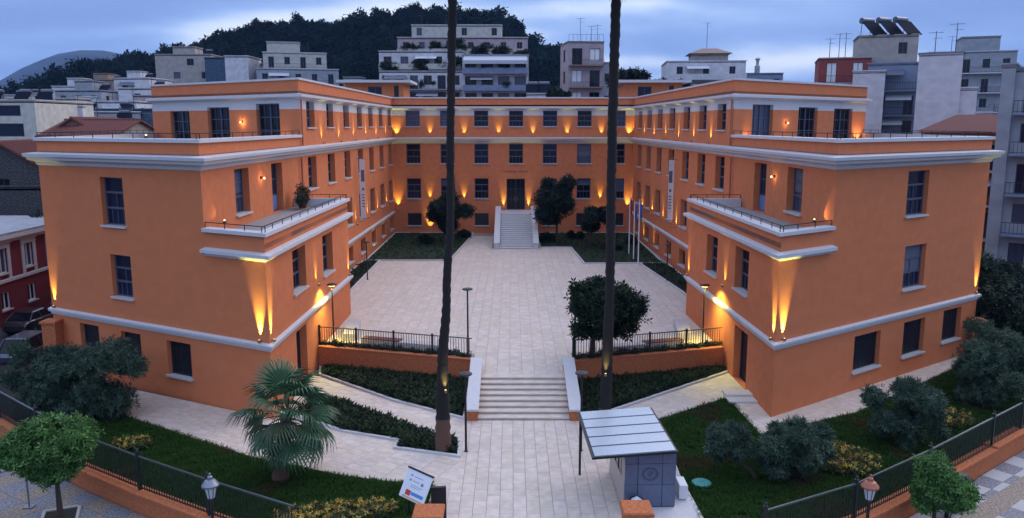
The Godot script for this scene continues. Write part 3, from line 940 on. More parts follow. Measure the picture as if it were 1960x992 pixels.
func build_ground():
	var g := MB.new()
	g.prism([Vector2(-2600, -200), Vector2(2600, -200), Vector2(2600, 3400), Vector2(-2600, 3400)], -1.0, -0.35)
	struct("ground", g, M.asphalt)
	var plot := []
	for q in FL:
		plot.push_front(q)
	plot += FR
	plot += [Vector2(27.5, 50), Vector2(-27.0, 50)]
	poly_struct("garden_soil", plot, -0.34, -0.03, "soil")
	# entrance path and the walks round the building
	var slabs := ["slab0", "slab1", "slab2", "slab3", "slab4", "slab5"]
	var plaza := [Vector2(-2.9, 22.5), Vector2(6.35, 22.5), Vector2(6.2, 28.0), Vector2(6.43, 34.0), Vector2(-2.02, 34.0), Vector2(-2.02, 27.67), Vector2(-2.9, 27.67)]
	var base := poly_struct("entrance_path", plaza, -0.1, 0.008, "grout")
	lay(base, [plaza], Vector2(0.5, 22.5), 0.0, 0.46, 0.92, 0.03, slabs, true)
	var left := [Vector2(-24.5, 41.0), LQ + Vector2(0.02, 0.02), Vector2(-10.45, 40.4), Vector2(-10.04, 40.2), Vector2(-5.66, 36.38), Vector2(-2.02, 33.99), Vector2(-2.02, 27.67), Vector2(-4.13, 27.67), Vector2(-6.4, 28.3), Vector2(-10.36, 30.02), Vector2(-14.0, 32.3), Vector2(-17.66, 34.65), Vector2(-24.6, 39.6)]
	base = poly_struct("side_walk", left, -0.1, 0.007, "grout")
	lay(base, [left], Vector2(-2, 27.7), 2.66, 0.9, 0.46, 0.03, slabs, false)
	var right := [Vector2(6.43, 34.01), Vector2(10.4, 37.05), Vector2(10.56, 32.35), Vector2(15.78, 34.98), Vector2(24.85, 42.5), Vector2(27.3, 44.9), RA, RQ + Vector2(-0.02, 0.02), Vector2(11.5, 40.84), Vector2(4.48, 34.85), Vector2(3.07, 34.01)]
	base = poly_struct("side_walk", right, -0.1, 0.006, "grout")
	lay(base, [right], Vector2(3, 34), 0.62, 0.9, 0.46, 0.03, slabs, false)
	for k in 2:
		var st := MB.new()
		st.bbox(Vector3(0, 0.06 + 0.06 * k, 0), Vector3(1.35 - 0.02 * k, 0.12, 0.75), 0.01)
		var s := obj("landing_step", st, M.marble, null, Transform3D(Basis(Vector3.UP, 0.0), W(10.93 + 0.02 * k, 0.03 * k, 36.5 + 0.72 * k)))
		tag(s, ["low pale step where the side walk turns the bay corner", "pale landing in front of the dark side door, one step up"][k], "step")
	# lawns
	var ll := []
	for q in FL.slice(0, 7):
		ll.append(q + Vector2(0.1, 0.35))
	ll += [Vector2(-24.4, 39.4), Vector2(-17.72, 34.58), Vector2(-14.0, 32.22), Vector2(-10.4, 29.94), Vector2(-6.4, 28.2), Vector2(-4.15, 27.6), Vector2(-2.95, 27.6)]
	var l1 := poly_struct("lawn", ll, -0.1, 0.0, "turf")
	grass(l1, ll, 15000, 0.0)
	var rl := []
	for q in FR.slice(1, 7):
		rl.append(q + Vector2(-0.1, 0.4))
	rl += [Vector2(26.0, 43.5), Vector2(24.9, 42.4), Vector2(15.8, 34.88), Vector2(10.55, 32.24), Vector2(10.36, 36.9), Vector2(6.5, 34.0), Vector2(6.3, 28.0), Vector2(6.45, 23.2)]
	var l2 := poly_struct("lawn", rl, -0.1, 0.0, "turf")
	grass(l2, rl, 17000, 0.0)
	kerb(l2, [Vector2(6.4, 23.0), Vector2(6.24, 28.0), Vector2(6.46, 33.9)], 0.0, "marble", 0.12, 0.06)
	# planted island between ramp and walk, beds under the retaining walls
	var island := [Vector2(-10.0, 34.7), Vector2(-9.3, 36.7), Vector2(-8.22, 36.53), Vector2(-5.7, 34.3), Vector2(-3.32, 32.3), Vector2(-2.2, 31.65), Vector2(-2.1, 29.95), Vector2(-4.75, 30.8), Vector2(-4.72, 31.6), Vector2(-7.27, 32.6)]
	bed("planted_island", "dark planted bed between the sloping ramp and the lower walk, round a tall palm", island, 0.0, 2200, true)
	bed("planted_bed", "dark ground-cover bed below the wall by the fan palm's ramp", [Vector2(-10.1, 40.5), Vector2(-5.66, 36.5), Vector2(-2.15, 34.1), Vector2(-2.15, 39.5), Vector2(-10.4, 41.9)], 0.0, 3200, true)
	bed("planted_bed", "dark ground-cover bed below the wall near the kiosk", [Vector2(3.15, 34.1), Vector2(4.48, 35.0), Vector2(11.5, 41.0), Vector2(11.55, 41.75), Vector2(3.15, 39.2)], 0.0, 3000, true)
	# courtyard
	var court := [Vector2(-10.45, 42.1), Vector2(-2.2, 39.7), Vector2(-1.52, 39.5), Vector2(-1.52, 37.72), Vector2(2.57, 37.72), Vector2(2.57, 39.2), Vector2(3.1, 39.4), Vector2(11.4, 41.85), Vector2(11.2, 50.4), Vector2(14.2, 50.4), Vector2(13.4, 89.5), Vector2(-13.2, 89.5), Vector2(-13.6, 50.5), Vector2(-10.4, 50.5)]
	var cb := poly_struct("courtyard", court, -0.4, HC - 0.022, "grout")
	var paved := [Vector2(-10.45, 42.1), Vector2(-2.2, 39.7), Vector2(-1.52, 39.5), Vector2(-1.52, 37.72), Vector2(2.57, 37.72), Vector2(2.57, 39.2), Vector2(3.1, 39.4), Vector2(11.4, 41.85), Vector2(11.2, 50.4), Vector2(12.5, 50.6), Vector2(12.3, 57.0), Vector2(11.1, 69.2), Vector2(6.26, 69.0), Vector2(5.79, 78.3), Vector2(-2.0, 78.3), Vector2(-2.0, 86.9), Vector2(-4.3, 86.9), Vector2(-5.5, 70.6), Vector2(-11.75, 70.6), Vector2(-11.75, 50.6), Vector2(-10.4, 50.5)]
	lay(cb, [paved], Vector2(0.5, 37.7), 0.0, 0.62, 1.24, HC, slabs, false)
	bed("courtyard_bed", "courtyard lawn and shrubs below the middle facade by the car-park wall", [Vector2(-11.8, 70.7), Vector2(-5.6, 70.7), Vector2(-4.4, 86.8), Vector2(-4.4, 89.3), Vector2(-13.1, 89.3), Vector2(-13.1, 70.7)], HC, 1300, true, true)
	bed("courtyard_bed", "courtyard lawn and shrubs below the middle facade beside the flagpoles", [Vector2(2.8, 78.4), Vector2(5.85, 78.4), Vector2(6.35, 69.1), Vector2(11.1, 69.3), Vector2(13.3, 69.3), Vector2(13.3, 89.3), Vector2(2.8, 89.3)], HC, 1500, true, true)
	bed("planting_strip", "dark planting strip along the wing wall with the potted shrub", [Vector2(-13.5, 51.0), Vector2(-11.85, 51.0), Vector2(-11.85, 70.6), Vector2(-13.3, 70.6)], HC, 500, true)
	bed("planting_strip", "dark planting strip along the wing wall behind the flagpoles", [Vector2(12.6, 51.0), Vector2(14.0, 51.0), Vector2(13.6, 69.2), Vector2(11.2, 69.2), Vector2(12.4, 57.0)], HC, 500, true)
	# pavement and kerb outside the garden wall
	for e in [[FL, -1.0], [FR, 1.0]]:
		var inner := []
		var outer := []
		var pts: Array = e[0]
		for i in pts.size():
			var a: Vector2 = pts[maxi(i - 1, 0)]
			var b: Vector2 = pts[mini(i + 1, pts.size() - 1)]
			var d := (b - a).normalized()
			var nn: Vector2 = Vector2(d.y, -d.x) * -e[1]
			if nn.y > 0 and i > 0:
				nn = -nn
			if i == 0:
				nn = Vector2(0, -1)
			inner.append(pts[i] + nn * 0.25)
			outer.append(pts[i] + nn * 4.4)
		outer.reverse()
		var walk := poly_struct("pavement", inner + outer, -0.34, -0.24, "kerb")
		var inset := []
		for q in inner + outer:
			inset.append(q)
		lay(walk, [inset], pts[3], (pts[4] - pts[3]).angle(), 0.98, 0.98, -0.21, ["tile_grey", "tile_tan"] if e[1] < 0 else ["tile_grey", "kerb"], false, true)
		outer.reverse()
		var kp := MB.new()
		kp.sweep(outer, [Vector2(0.1, -0.36), Vector2(0.1, -0.2), Vector2(0.08, -0.18), Vector2(-0.1, -0.18), Vector2(-0.1, -0.36)] if e[1] < 0 else [Vector2(0.1, -0.36), Vector2(0.1, -0.2), Vector2(0.08, -0.18), Vector2(-0.1, -0.18), Vector2(-0.1, -0.36)])
		obj("kerb", kp, M.kerb, walk)
		if e[1] > 0:
			var st := MB.new()
			var mid := []
			var mid2 := []
			for i in inner.size():
				mid.append(inner[i].lerp(outer[i], 0.24))
				mid2.push_front(inner[i].lerp(outer[i], 0.42))
			st.prism(mid + mid2, -0.212, -0.203)
			obj("tan_strip", st, M.tile_tan, walk)

func poly_pick(poly: PackedVector2Array) -> Vector2:
	var lo := poly[0]
	var hi := poly[0]
	for q in poly:
		lo = lo.min(q)
		hi = hi.max(q)
	for k in 60:
		var p := Vector2(rng.randf_range(lo.x, hi.x), rng.randf_range(lo.y, hi.y))
		if Geometry2D.is_point_in_polygon(p, poly):
			return p
	return (lo + hi) / 2

func tuft_mesh() -> ArrayMesh:
	if not meshes.has("tuft"):
		var mb := MB.new()
		for k in 9:
			var a := k * 2.4
			var d := Vector3(cos(a), 0, sin(a))
			var s := Vector3(-d.z, 0, d.x) * 0.012
			var r := d * (0.03 + 0.016 * (k % 4))
			mb.tri(r - s, r + s, r * 1.6 + d * 0.03 + Vector3(0, 0.06 + 0.012 * (k % 3), 0))
		meshes["tuft"] = mb.mesh()
	return meshes["tuft"]

func scatter(parent: Node, called: String, mesh: Mesh, m: Material, places: Array, cols: Array):
	var mm := MultiMesh.new()
	mm.transform_format = MultiMesh.TRANSFORM_3D
	mm.use_colors = true
	mm.mesh = mesh
	mm.instance_count = places.size()
	for i in places.size():
		mm.set_instance_transform(i, places[i])
		mm.set_instance_color(i, cols[i])
	var o := MultiMeshInstance3D.new()
	o.multimesh = mm
	o.material_override = m
	if parent == null:
		o.name = numbered(called)
		add_child(o)
	else:
		o.name = called
		parent.add_child(o, true)
	return tag(o, "", "", "", "stuff")

func grass(parent: Node, poly_: Array, count: int, y: float):
	var poly := PackedVector2Array(poly_)
	var f := FastNoiseLite.new()
	f.frequency = 0.22
	f.seed = 3
	var places := []
	var cols := []
	for i in count:
		var p := poly_pick(poly)
		var s := rng.randf_range(0.8, 1.7)
		places.append(Transform3D(Basis(Vector3.UP, rng.randf() * TAU).scaled(Vector3(s * 1.5, s, s * 1.5)), Vector3(p.x, y, -p.y)))
		var dry := f.get_noise_2d(p.x, p.y) < -0.34
		var c: Color = Color(0.052, 0.050, 0.020) if dry else [Color(0.022, 0.062, 0.012), Color(0.022, 0.062, 0.012), Color(0.040, 0.064, 0.014)][rng.randi() % 3]
		cols.append(c * rng.randf_range(0.65, 1.35))
	scatter(parent, "grass", tuft_mesh(), M.blade, places, cols)

func spray_mesh() -> ArrayMesh:
	if not meshes.has("spray"):
		var mb := MB.new()
		for k in 6:
			var a := k * 1.05 + 0.2 * (k % 2)
			var e := 0.5 * sin(k * 2.1)
			var d := Vector3(cos(a) * cos(e), sin(e), sin(a) * cos(e))
			var s := d.cross(Vector3(0.2, 1, 0.1)).normalized() * 0.17
			var o := d * 0.08
			var m := d * 0.45
			mb.tri(o, m - s, d * 0.98)
			mb.tri(o, d * 0.98, m + s)
		meshes["spray"] = mb.mesh()
	return meshes["spray"]

func slim_mesh() -> ArrayMesh:
	if not meshes.has("slim"):
		var mb := MB.new()
		for k in 7:
			var a := k * 0.95
			var e := 0.55 + 0.5 * sin(k * 1.7)
			var d := Vector3(cos(a) * cos(e), sin(e), sin(a) * cos(e))
			var s := d.cross(Vector3(0.2, 1, 0.1)).normalized() * 0.085
			mb.tri(Vector3.ZERO, d * 0.5 - s, d)
			mb.tri(Vector3.ZERO, d, d * 0.5 + s)
		meshes["slim"] = mb.mesh()
	return meshes["slim"]

func foliage(parent: Node, called: String, clumps: Array, count: int, size: float, cols: Array, slim := false, m := "leaf", fill := 0.45):
	var places := []
	var tint := []
	var wsum := 0.0
	for c in clumps:
		wsum += pow(c[1].x * c[1].y * c[1].z, 0.667)
	for c in clumps:
		var k := int(count * pow(c[1].x * c[1].y * c[1].z, 0.667) / wsum)
		var tone := rng.randf_range(0.85, 1.15)
		for i in k:
			var d := Vector3(rng.randfn(), rng.randfn(), rng.randfn()).normalized()
			var r := pow(rng.randf(), fill) * rng.randf_range(0.8, 1.25) * (1.0 if rng.randf() < 0.92 else 1.22)
			var p: Vector3 = c[0] + Vector3(d.x * c[1].x, d.y * c[1].y, d.z * c[1].z) * r
			var axis := Vector3(rng.randfn(), rng.randfn(), rng.randfn()).normalized()
			var s := size * rng.randf_range(0.65, 1.3)
			var b := Basis(axis, rng.randf() * TAU)
			if slim:
				b = Basis(Quaternion(Vector3.UP, (d + Vector3(0, 0.5, 0)).normalized())) * Basis(Vector3.UP, rng.randf() * TAU)
			places.append(Transform3D(b.scaled(Vector3.ONE * s), p))
			var col: Color = cols[rng.randi() % cols.size()]
			tint.append(col * tone * rng.randf_range(0.75, 1.3))
	return scatter(parent, called, slim_mesh() if slim else spray_mesh(), M[m], places, tint)

func bed(called: String, label: String, poly_: Array, y: float, count: int, kerbed: bool, lawny := false):
	var t := thing(called, label, "garden bed")
	var mb := MB.new()
	mb.prism(poly_, y - 0.1, y + 0.05)
	obj("earth", mb, M.turf if lawny else M.soil, t)
	if kerbed:
		var ring := poly_.duplicate()
		var area := 0.0
		for i in ring.size():
			area += ring[i].cross(ring[(i + 1) % ring.size()])
		if area < 0:
			ring.reverse()
		kerb(t, ring, y - 0.05, "marble", 0.13, 0.17, true)
	var poly := PackedVector2Array(poly_)
	var inner := Geometry2D.offset_polygon(poly, -0.18)
	var src: PackedVector2Array = inner[0] if inner.size() else poly
	var places := []
	var cols := []
	var f := FastNoiseLite.new()
	f.frequency = 0.5
	for i in count:
		var p := poly_pick(src)
		var s := rng.randf_range(0.17, 0.33) * (0.7 if lawny else 1.0)
		places.append(Transform3D(Basis(Vector3(rng.randfn(), 2.5, rng.randfn()).normalized(), rng.randf() * TAU).scaled(Vector3.ONE * s), Vector3(p.x, y + 0.08 + rng.randf() * 0.16 * (0.3 if lawny else 1.0), -p.y)))
		var c: Color = Color(0.018, 0.048, 0.012) if lawny else [Color(0.018, 0.040, 0.015), Color(0.034, 0.044, 0.020)][rng.randi() % 2]
		cols.append(c * rng.randf_range(0.7, 1.3))
	scatter(t, "ground_cover", spray_mesh(), M.leaf, places, cols)
	return t

# ---------------------------------------------------------------- walls, fences, small structures
func fence(called: String, label: String, pts: Array, y0: float, ht: float, step: float, posts_every: float, finial: bool, cat := "fence"):
	var t := thing(called, label, cat)
	var bar := box_mesh(Vector3(0.024, ht - 0.1, 0.024))
	for i in pts.size() - 1:
		var w := wl(pts[i], pts[i + 1])
		var panels := maxi(1, int(round(w.L / posts_every)))
		for p in panels:
			var sa: float = w.L * p / panels
			var sb: float = w.L * (p + 1) / panels
			var mid := wx(w, (sa + sb) / 2, y0)
			obj("top_rail", box_mesh(Vector3(sb - sa, 0.05, 0.05)), M.rail_top, t, mid.translated_local(Vector3(0, ht, 0)))
			obj("bottom_rail", box_mesh(Vector3(sb - sa, 0.04, 0.04)), M.fence_iron, t, mid.translated_local(Vector3(0, 0.12, 0)))
			var count := int((sb - sa) / step)
			for k in range(1, count):
				obj("bar", bar, M.fence_iron, t, wx(w, sa + (sb - sa) * k / count, y0 + ht / 2 + 0.01))
			if not meshes.has("post %.2f" % ht):
				var mb := MB.new()
				mb.box(Vector3(0, ht / 2 + 0.05, 0), Vector3(0.09, ht + 0.1, 0.09))
				if finial:
					mb.box(Vector3(0, ht + 0.12, 0), Vector3(0.13, 0.04, 0.13))
					mb.lathe(Vector3(0, ht + 0.14, 0), [Vector2(0, 0), Vector2(0.06, 0.04), Vector2(0.045, 0.1), Vector2(0, 0.16)], 8)
				meshes["post %.2f" % ht] = mb.mesh()
			obj("post", meshes["post %.2f" % ht], M.fence_iron, t, wx(w, sa, y0))
	return t

func garden_wall(label: String, pts: Array, tops: Array):
	var t := thing("garden_wall", label, "wall")
	for i in pts.size() - 1:
		var y: float = tops[i]
		var w := wl(pts[i], pts[i + 1])
		var mb := MB.new()
		mb.box(Vector3(0, (y - 0.06 - 0.4) / 2, 0), Vector3(w.L + 0.06, y - 0.06 + 0.4, 0.42 + 0.004 * (i % 2)), wx(w, w.L / 2, 0))
		obj("wall_body", mb, M.garden_plaster, t)
		var c := MB.new()
		c.bbox(Vector3(0, y - 0.03, 0), Vector3(w.L + 0.1, 0.1 + 0.004 * (i % 2), 0.56 + 0.004 * (i % 2)), 0.02, wx(w, w.L / 2, 0))
		obj("coping", c, M.garden_plaster, t)
	return t

func pier(at: Vector3, s: float, h: float, label: String):
	var t := thing("gate_pier", label, "pillar", at)
	var mb := MB.new()
	mb.box(Vector3(0, h / 2, 0), Vector3(s, h, s))
	obj("shaft", mb, M.garden_plaster, t)
	var c := MB.new()
	c.bbox(Vector3(0, h + 0.06, 0), Vector3(s + 0.14, 0.14, s + 0.14), 0.04)
	obj("cap", c, M.garden_plaster, t)

func post_lamp(at: Vector3, h: float, label: String, lit: float, aim := Vector3.ZERO):
	var t := thing("post_lamp", label, "lamp post", at, 0.0, "slim disc-topped post lamps")
	var mb := MB.new()
	mb.lathe(Vector3.ZERO, [Vector2(0, 0), Vector2(0.1, 0), Vector2(0.1, 0.03), Vector2(0.05, 0.05), Vector2(0.04, h - 0.1), Vector2(0, h - 0.1)], 10)
	obj("pole", mb, M.metal_dark, t)
	var d := MB.new()
	d.lathe(Vector3(0, h - 0.1, 0), [Vector2(0, 0.02), Vector2(0.25, 0.03), Vector2(0.28, 0.06), Vector2(0.26, 0.1), Vector2(0.08, 0.14), Vector2(0, 0.145)], 18)
	obj("lamp_head", d, M.metal_dark, t)
	if lit > 0:
		var g := MB.new()
		g.lathe(Vector3(0, h - 0.12, 0), [Vector2(0, 0), Vector2(0.17, 0.0), Vector2(0.17, 0.03), Vector2(0, 0.03)], 14)
		obj("lamp_lens", g, M.lamp_glow, t)
		var s := SpotLight3D.new()
		s.name = "spot"
		t.add_child(s)
		s.position = Vector3(0, h - 0.15, 0)
		s.basis = Basis.looking_at((Vector3.DOWN + aim).normalized(), Vector3.FORWARD)
		s.spot_angle = 66
		s.spot_angle_attenuation = 0.8
		s.light_color = Color(1.0, 0.90, 0.20).linear_to_srgb()
		s.light_energy = lit * 5.0
		s.light_size = 0.12
		s.spot_range = 20.0
		s.spot_attenuation = 2.0
		s.shadow_enabled = true
	return t

func lantern(at: Vector3, h: float, label: String, m: String):
	var t := thing("street_lantern", label, "street lamp", at)
	var mb := MB.new()
	mb.lathe(Vector3.ZERO, [Vector2(0, 0), Vector2(0.16, 0), Vector2(0.16, 0.25), Vector2(0.09, 0.35), Vector2(0.055, 0.6), Vector2(0.045, h - 0.75), Vector2(0.09, h - 0.7), Vector2(0.06, h - 0.62), Vector2(0, h - 0.62)], 12)
	obj("column", mb, M.metal_dark, t)
	var g := MB.new()
	g.lathe(Vector3.ZERO, [Vector2(0, h - 0.62), Vector2(0.12, h - 0.62), Vector2(0.2, h - 0.24), Vector2(0, h - 0.24)], 8)
	var gl := obj("lantern_glass", g, M.lantern_glass, t)
	var f := MB.new()
	for k in 8:
		var a := TAU * k / 8
		var d := Vector3(cos(a), 0, sin(a))
		f.tube([d * 0.125 + Vector3(0, h - 0.63, 0), d * 0.207 + Vector3(0, h - 0.23, 0)], [0.011, 0.011], 5)
	obj("frame", f, M.metal_dark, gl)
	var c := MB.new()
	c.lathe(Vector3.ZERO, [Vector2(0, h - 0.25), Vector2(0.27, h - 0.24), Vector2(0.27, h - 0.19), Vector2(0.17, h - 0.06), Vector2(0.09, h - 0.02), Vector2(0.08, h + 0.06), Vector2(0.03, h + 0.1), Vector2(0.035, h + 0.16), Vector2(0, h + 0.2)], 12)
	obj("cap", c, M[m], t)

func build_front():
	straight_stair("forecourt_staircase", "wide pale stone steps between orange cheek walls up to the courtyard", -1.52, 2.57, 34.0, 37.72, 0.03, HC, 8, "slab1", 0.5, 0.45, "garden_plaster")
	straight_stair("entrance_staircase", "long flight of grey steps with white balustrades to the main door", -1.25, 2.1, 77.7, 86.2, HC, 3.58, 18, "marble", 0.5, 0.55, "trim")
	var ld := MB.new()
	ld.prism([Vector2(-1.75, 86.2), Vector2(2.6, 86.2), Vector2(2.6, 89.45), Vector2(-1.75, 89.45)], HC, 3.58)
	tag(obj("door_landing", ld, M.marble), "raised stone landing in front of the tall main door", "landing")
	for e in [[[Vector2(-10.45, 42.0), Vector2(-2.05, 39.55)], "orange retaining wall under the courtyard railing on the fan palm side", -1], [[Vector2(3.12, 39.25), Vector2(11.35, 41.8)], "orange retaining wall under the courtyard railing behind the round tree", 1]]:
		var w := wl(e[0][0], e[0][1])
		var t := thing("retaining_wall", e[1], "wall")
		var mb := MB.new()
		mb.box(Vector3(0, 0.4, 0), Vector3(w.L, 1.5, 0.3), wx(w, w.L / 2, 0))
		obj("wall_body", mb, M.garden_plaster, t)
		var c := MB.new()
		c.bbox(Vector3(0, 1.18, 0), Vector3(w.L, 0.06, 0.38), 0.012, wx(w, w.L / 2, 0))
		obj("coping", c, M.garden_plaster, t)
		var hw := wl(e[0][0] + Vector2(0, 0.45), e[0][1] + Vector2(0, 0.45))
		var hedge := thing("trailing_hedge", "low dark hedge along the foot of the railing " + ("by the pale corner bench" if e[2] < 0 else "behind the round tree"), "hedge")
		var cl := []
		for k in 30:
			cl.append([wp(hw, hw.L * (k + 0.5) / 30, HC + 0.2 + rng.randf() * 0.12, rng.randf_range(-0.05, 0.25)), Vector3(0.3, 0.16 + rng.randf() * 0.1, 0.2)])
		foliage(hedge, "foliage", cl, 1300, 0.14, [Color(0.016, 0.035, 0.016), Color(0.03, 0.05, 0.025)])
		var rw := [e[0][0] + Vector2(0, 0.2), e[0][1] + Vector2(0, 0.2)]
		fence("courtyard_railing", "dark metal railing on the orange retaining wall " + ("beside the fan palm" if e[2] < 0 else "beside the round tree"), rw, 1.2, 1.0, 0.14, 2.1, false, "railing")
	# benches
	for e in [[Vector2(-8.2, 42.95), Vector2(-3.9, 41.65), 0.0, 0.5, "long pale stone bench with a red wooden seat, by the corner bench"], [Vector2(5.0, 41.3), Vector2(9.3, 42.6), 0.5, 1.0, "long pale stone bench with a red wooden seat, behind the round tree"]]:
		var w := wl(e[0], e[1])
		var t := thing("stone_bench", e[4], "bench", W(0, 0, 0))
		var mb := MB.new()
		mb.bbox(Vector3(0, HC + 0.21, 0), Vector3(w.L, 0.42, 0.6), 0.02, wx(w, w.L / 2, 0))
		obj("base", mb, M.bench_stone, t)
		for k in 5:
			var s := MB.new()
			s.bbox(Vector3(0, HC + 0.45, -0.24 + 0.12 * k), Vector3(w.L * 0.5, 0.05, 0.1), 0.01, wx(w, w.L * (e[2] + e[3]) / 2, 0))
			obj("slat", s, M.bench_wood, t)
	for e in [[-9.35, 45.4, 0.12, "short pale stone bench standing against the bay by the wood-topped bench"], [10.0, 45.6, -0.12, "short pale stone bench standing against the bay near the kiosk side"]]:
		var mb := MB.new()
		mb.bbox(Vector3(0, 0.22, 0), Vector3(0.8, 0.44, 3.4), 0.02)
		mb.box(Vector3(0, 0.02, 0), Vector3(0.7, 0.04, 3.2))
		tag(obj("corner_bench", mb, M.bench_stone, null, Transform3D(Basis(Vector3.UP, e[2]), W(e[0], HC, e[1]))), e[3], "bench")
	# post lamps
	post_lamp(W(-2.3, HC, 40.5), 3.7, "dark disc-topped post lamp at the railing end above the steps", 0)
	post_lamp(W(3.25, HC, 40.2), 3.7, "dark disc-topped post lamp behind the round tree", 0)
	post_lamp(W(-1.85, 0, 30.5), 3.3, "dark disc-topped post lamp beside the planted island's tall palm", 0)
	post_lamp(W(2.78, 0, 30.6), 3.3, "dark disc-topped post lamp rising behind the kiosk roof", 0)
	post_lamp(W(-9.86, HC, 42.95), 3.45, "lit disc-topped post lamp throwing yellow light on the bay beside the pale corner bench", 5.5, Vector3(-0.35, 0, 0.15))
	post_lamp(W(10.5, HC, 42.75), 3.45, "lit disc-topped post lamp throwing yellow light on the bay behind the kiosk", 6.5, Vector3(0.35, 0, 0.15))
	post_lamp(W(-11.4, HC, 62.0), 3.0, "small post lamp beside the planting strip under the potted shrub's wing", 0)
	post_lamp(W(12.0, HC, 60.9), 3.0, "small post lamp beside the planting strip behind the flagpoles", 0)
	# garden walls, fences, piers
	var f_left := []
	for q in FL:
		f_left.push_front(q)
	garden_wall("low orange garden wall with a coping under the iron fence, by the street tree", f_left, [0.5, 0.5, 0.5, 0.5, 0.5, 0.5, 0.5])
	garden_wall("low stepped orange garden wall under the iron fence, by the kiosk lawn", FR, [0.5, 0.5, 0.5, 0.52, 0.6, 0.42])
	fence("iron_fence", "dark iron bar fence along the lawn with the fan palm", f_left.slice(0, 7), 0.5, 1.25, 0.13, 3.6, true)
	fence("iron_fence", "dark iron bar fence along the lawn with the flower beds and olive shrubs", FR.slice(1), 0.5, 1.25, 0.13, 3.6, true)
	pier(W(-2.55, -0.2, 22.85), 0.8, 1.45, "squat orange gate pier by the information board")
	pier(W(3.85, -0.2, 23.1), 0.8, 1.45, "squat orange gate pier in front of the kiosk")
	pier(W(-24.0, -0.3, 40.6), 0.7, 3.15, "tall orange end pier at the building corner by the parked cars")
	pier(W(26.2, -0.3, 43.9), 0.7, 2.4, "tall orange end pier at the building corner by the balconied flats")
	lantern(W(-9.35, -0.2, 23.3), 2.4, "old-fashioned street lantern with dark cap before the iron fence", "metal_grey")
	lantern(W(11.05, -0.2, 23.2), 2.4, "old-fashioned street lantern with copper-red cap before the iron fence", "copper")
	build_kiosk()
	build_board()
	for e in [[11.0, 74.4, 5.4, "flag_red"], [11.0, 71.5, 5.2, "flag_blue"], [11.02, 68.9, 5.6, "flag_blue"]]:
		var t := thing("flagpole", "white flagpole with a limp flag in the courtyard bed", "flagpole", W(e[0], HC, e[1]), 0.0, "courtyard flagpoles")
		var mb := MB.new()
		mb.tube([Vector3.ZERO, Vector3(0, e[2], 0)], [0.06, 0.035], 10)
		mb.lathe(Vector3(0, e[2], 0), [Vector2(0, 0), Vector2(0.06, 0.04), Vector2(0, 0.1)], 8)
		obj("pole", mb, M.white_paint, t)
		var fl := MB.new()
		for k in 8:
			var ya: float = e[2] - 0.15 - k * 0.17
			var q := func(y: float, i: int) -> Array:
				return [Vector3(0.04, y, 0), Vector3(0.16 + 0.03 * (i % 3), y - 0.05, 0.05), Vector3(0.1, y - 0.12, 0.1), Vector3(0.22 + 0.04 * (i % 2), y - 0.16, 0.02)]
			var a: Array = q.call(ya, k)
			var b: Array = q.call(ya - 0.17, k + 1)
			for j in 3:
				fl.quad(b[j], b[j + 1], a[j + 1], a[j])
		obj("flag", fl, M[e[3]], t)
	var lid := MB.new()
	lid.lathe(Vector3.ZERO, [Vector2(0.36, 0), Vector2(0.36, 0.06), Vector2(0.32, 0.09), Vector2(0, 0.1)], 16)
	lid.box(Vector3(0, 0.1, 0), Vector3(0.2, 0.03, 0.05))
	tag(obj("irrigation_lid", lid, M.lid, null, Transform3D(Basis(), W(6.95, 0.0, 27.6))), "round turquoise valve cover lying in the lawn behind the kiosk", "cover")

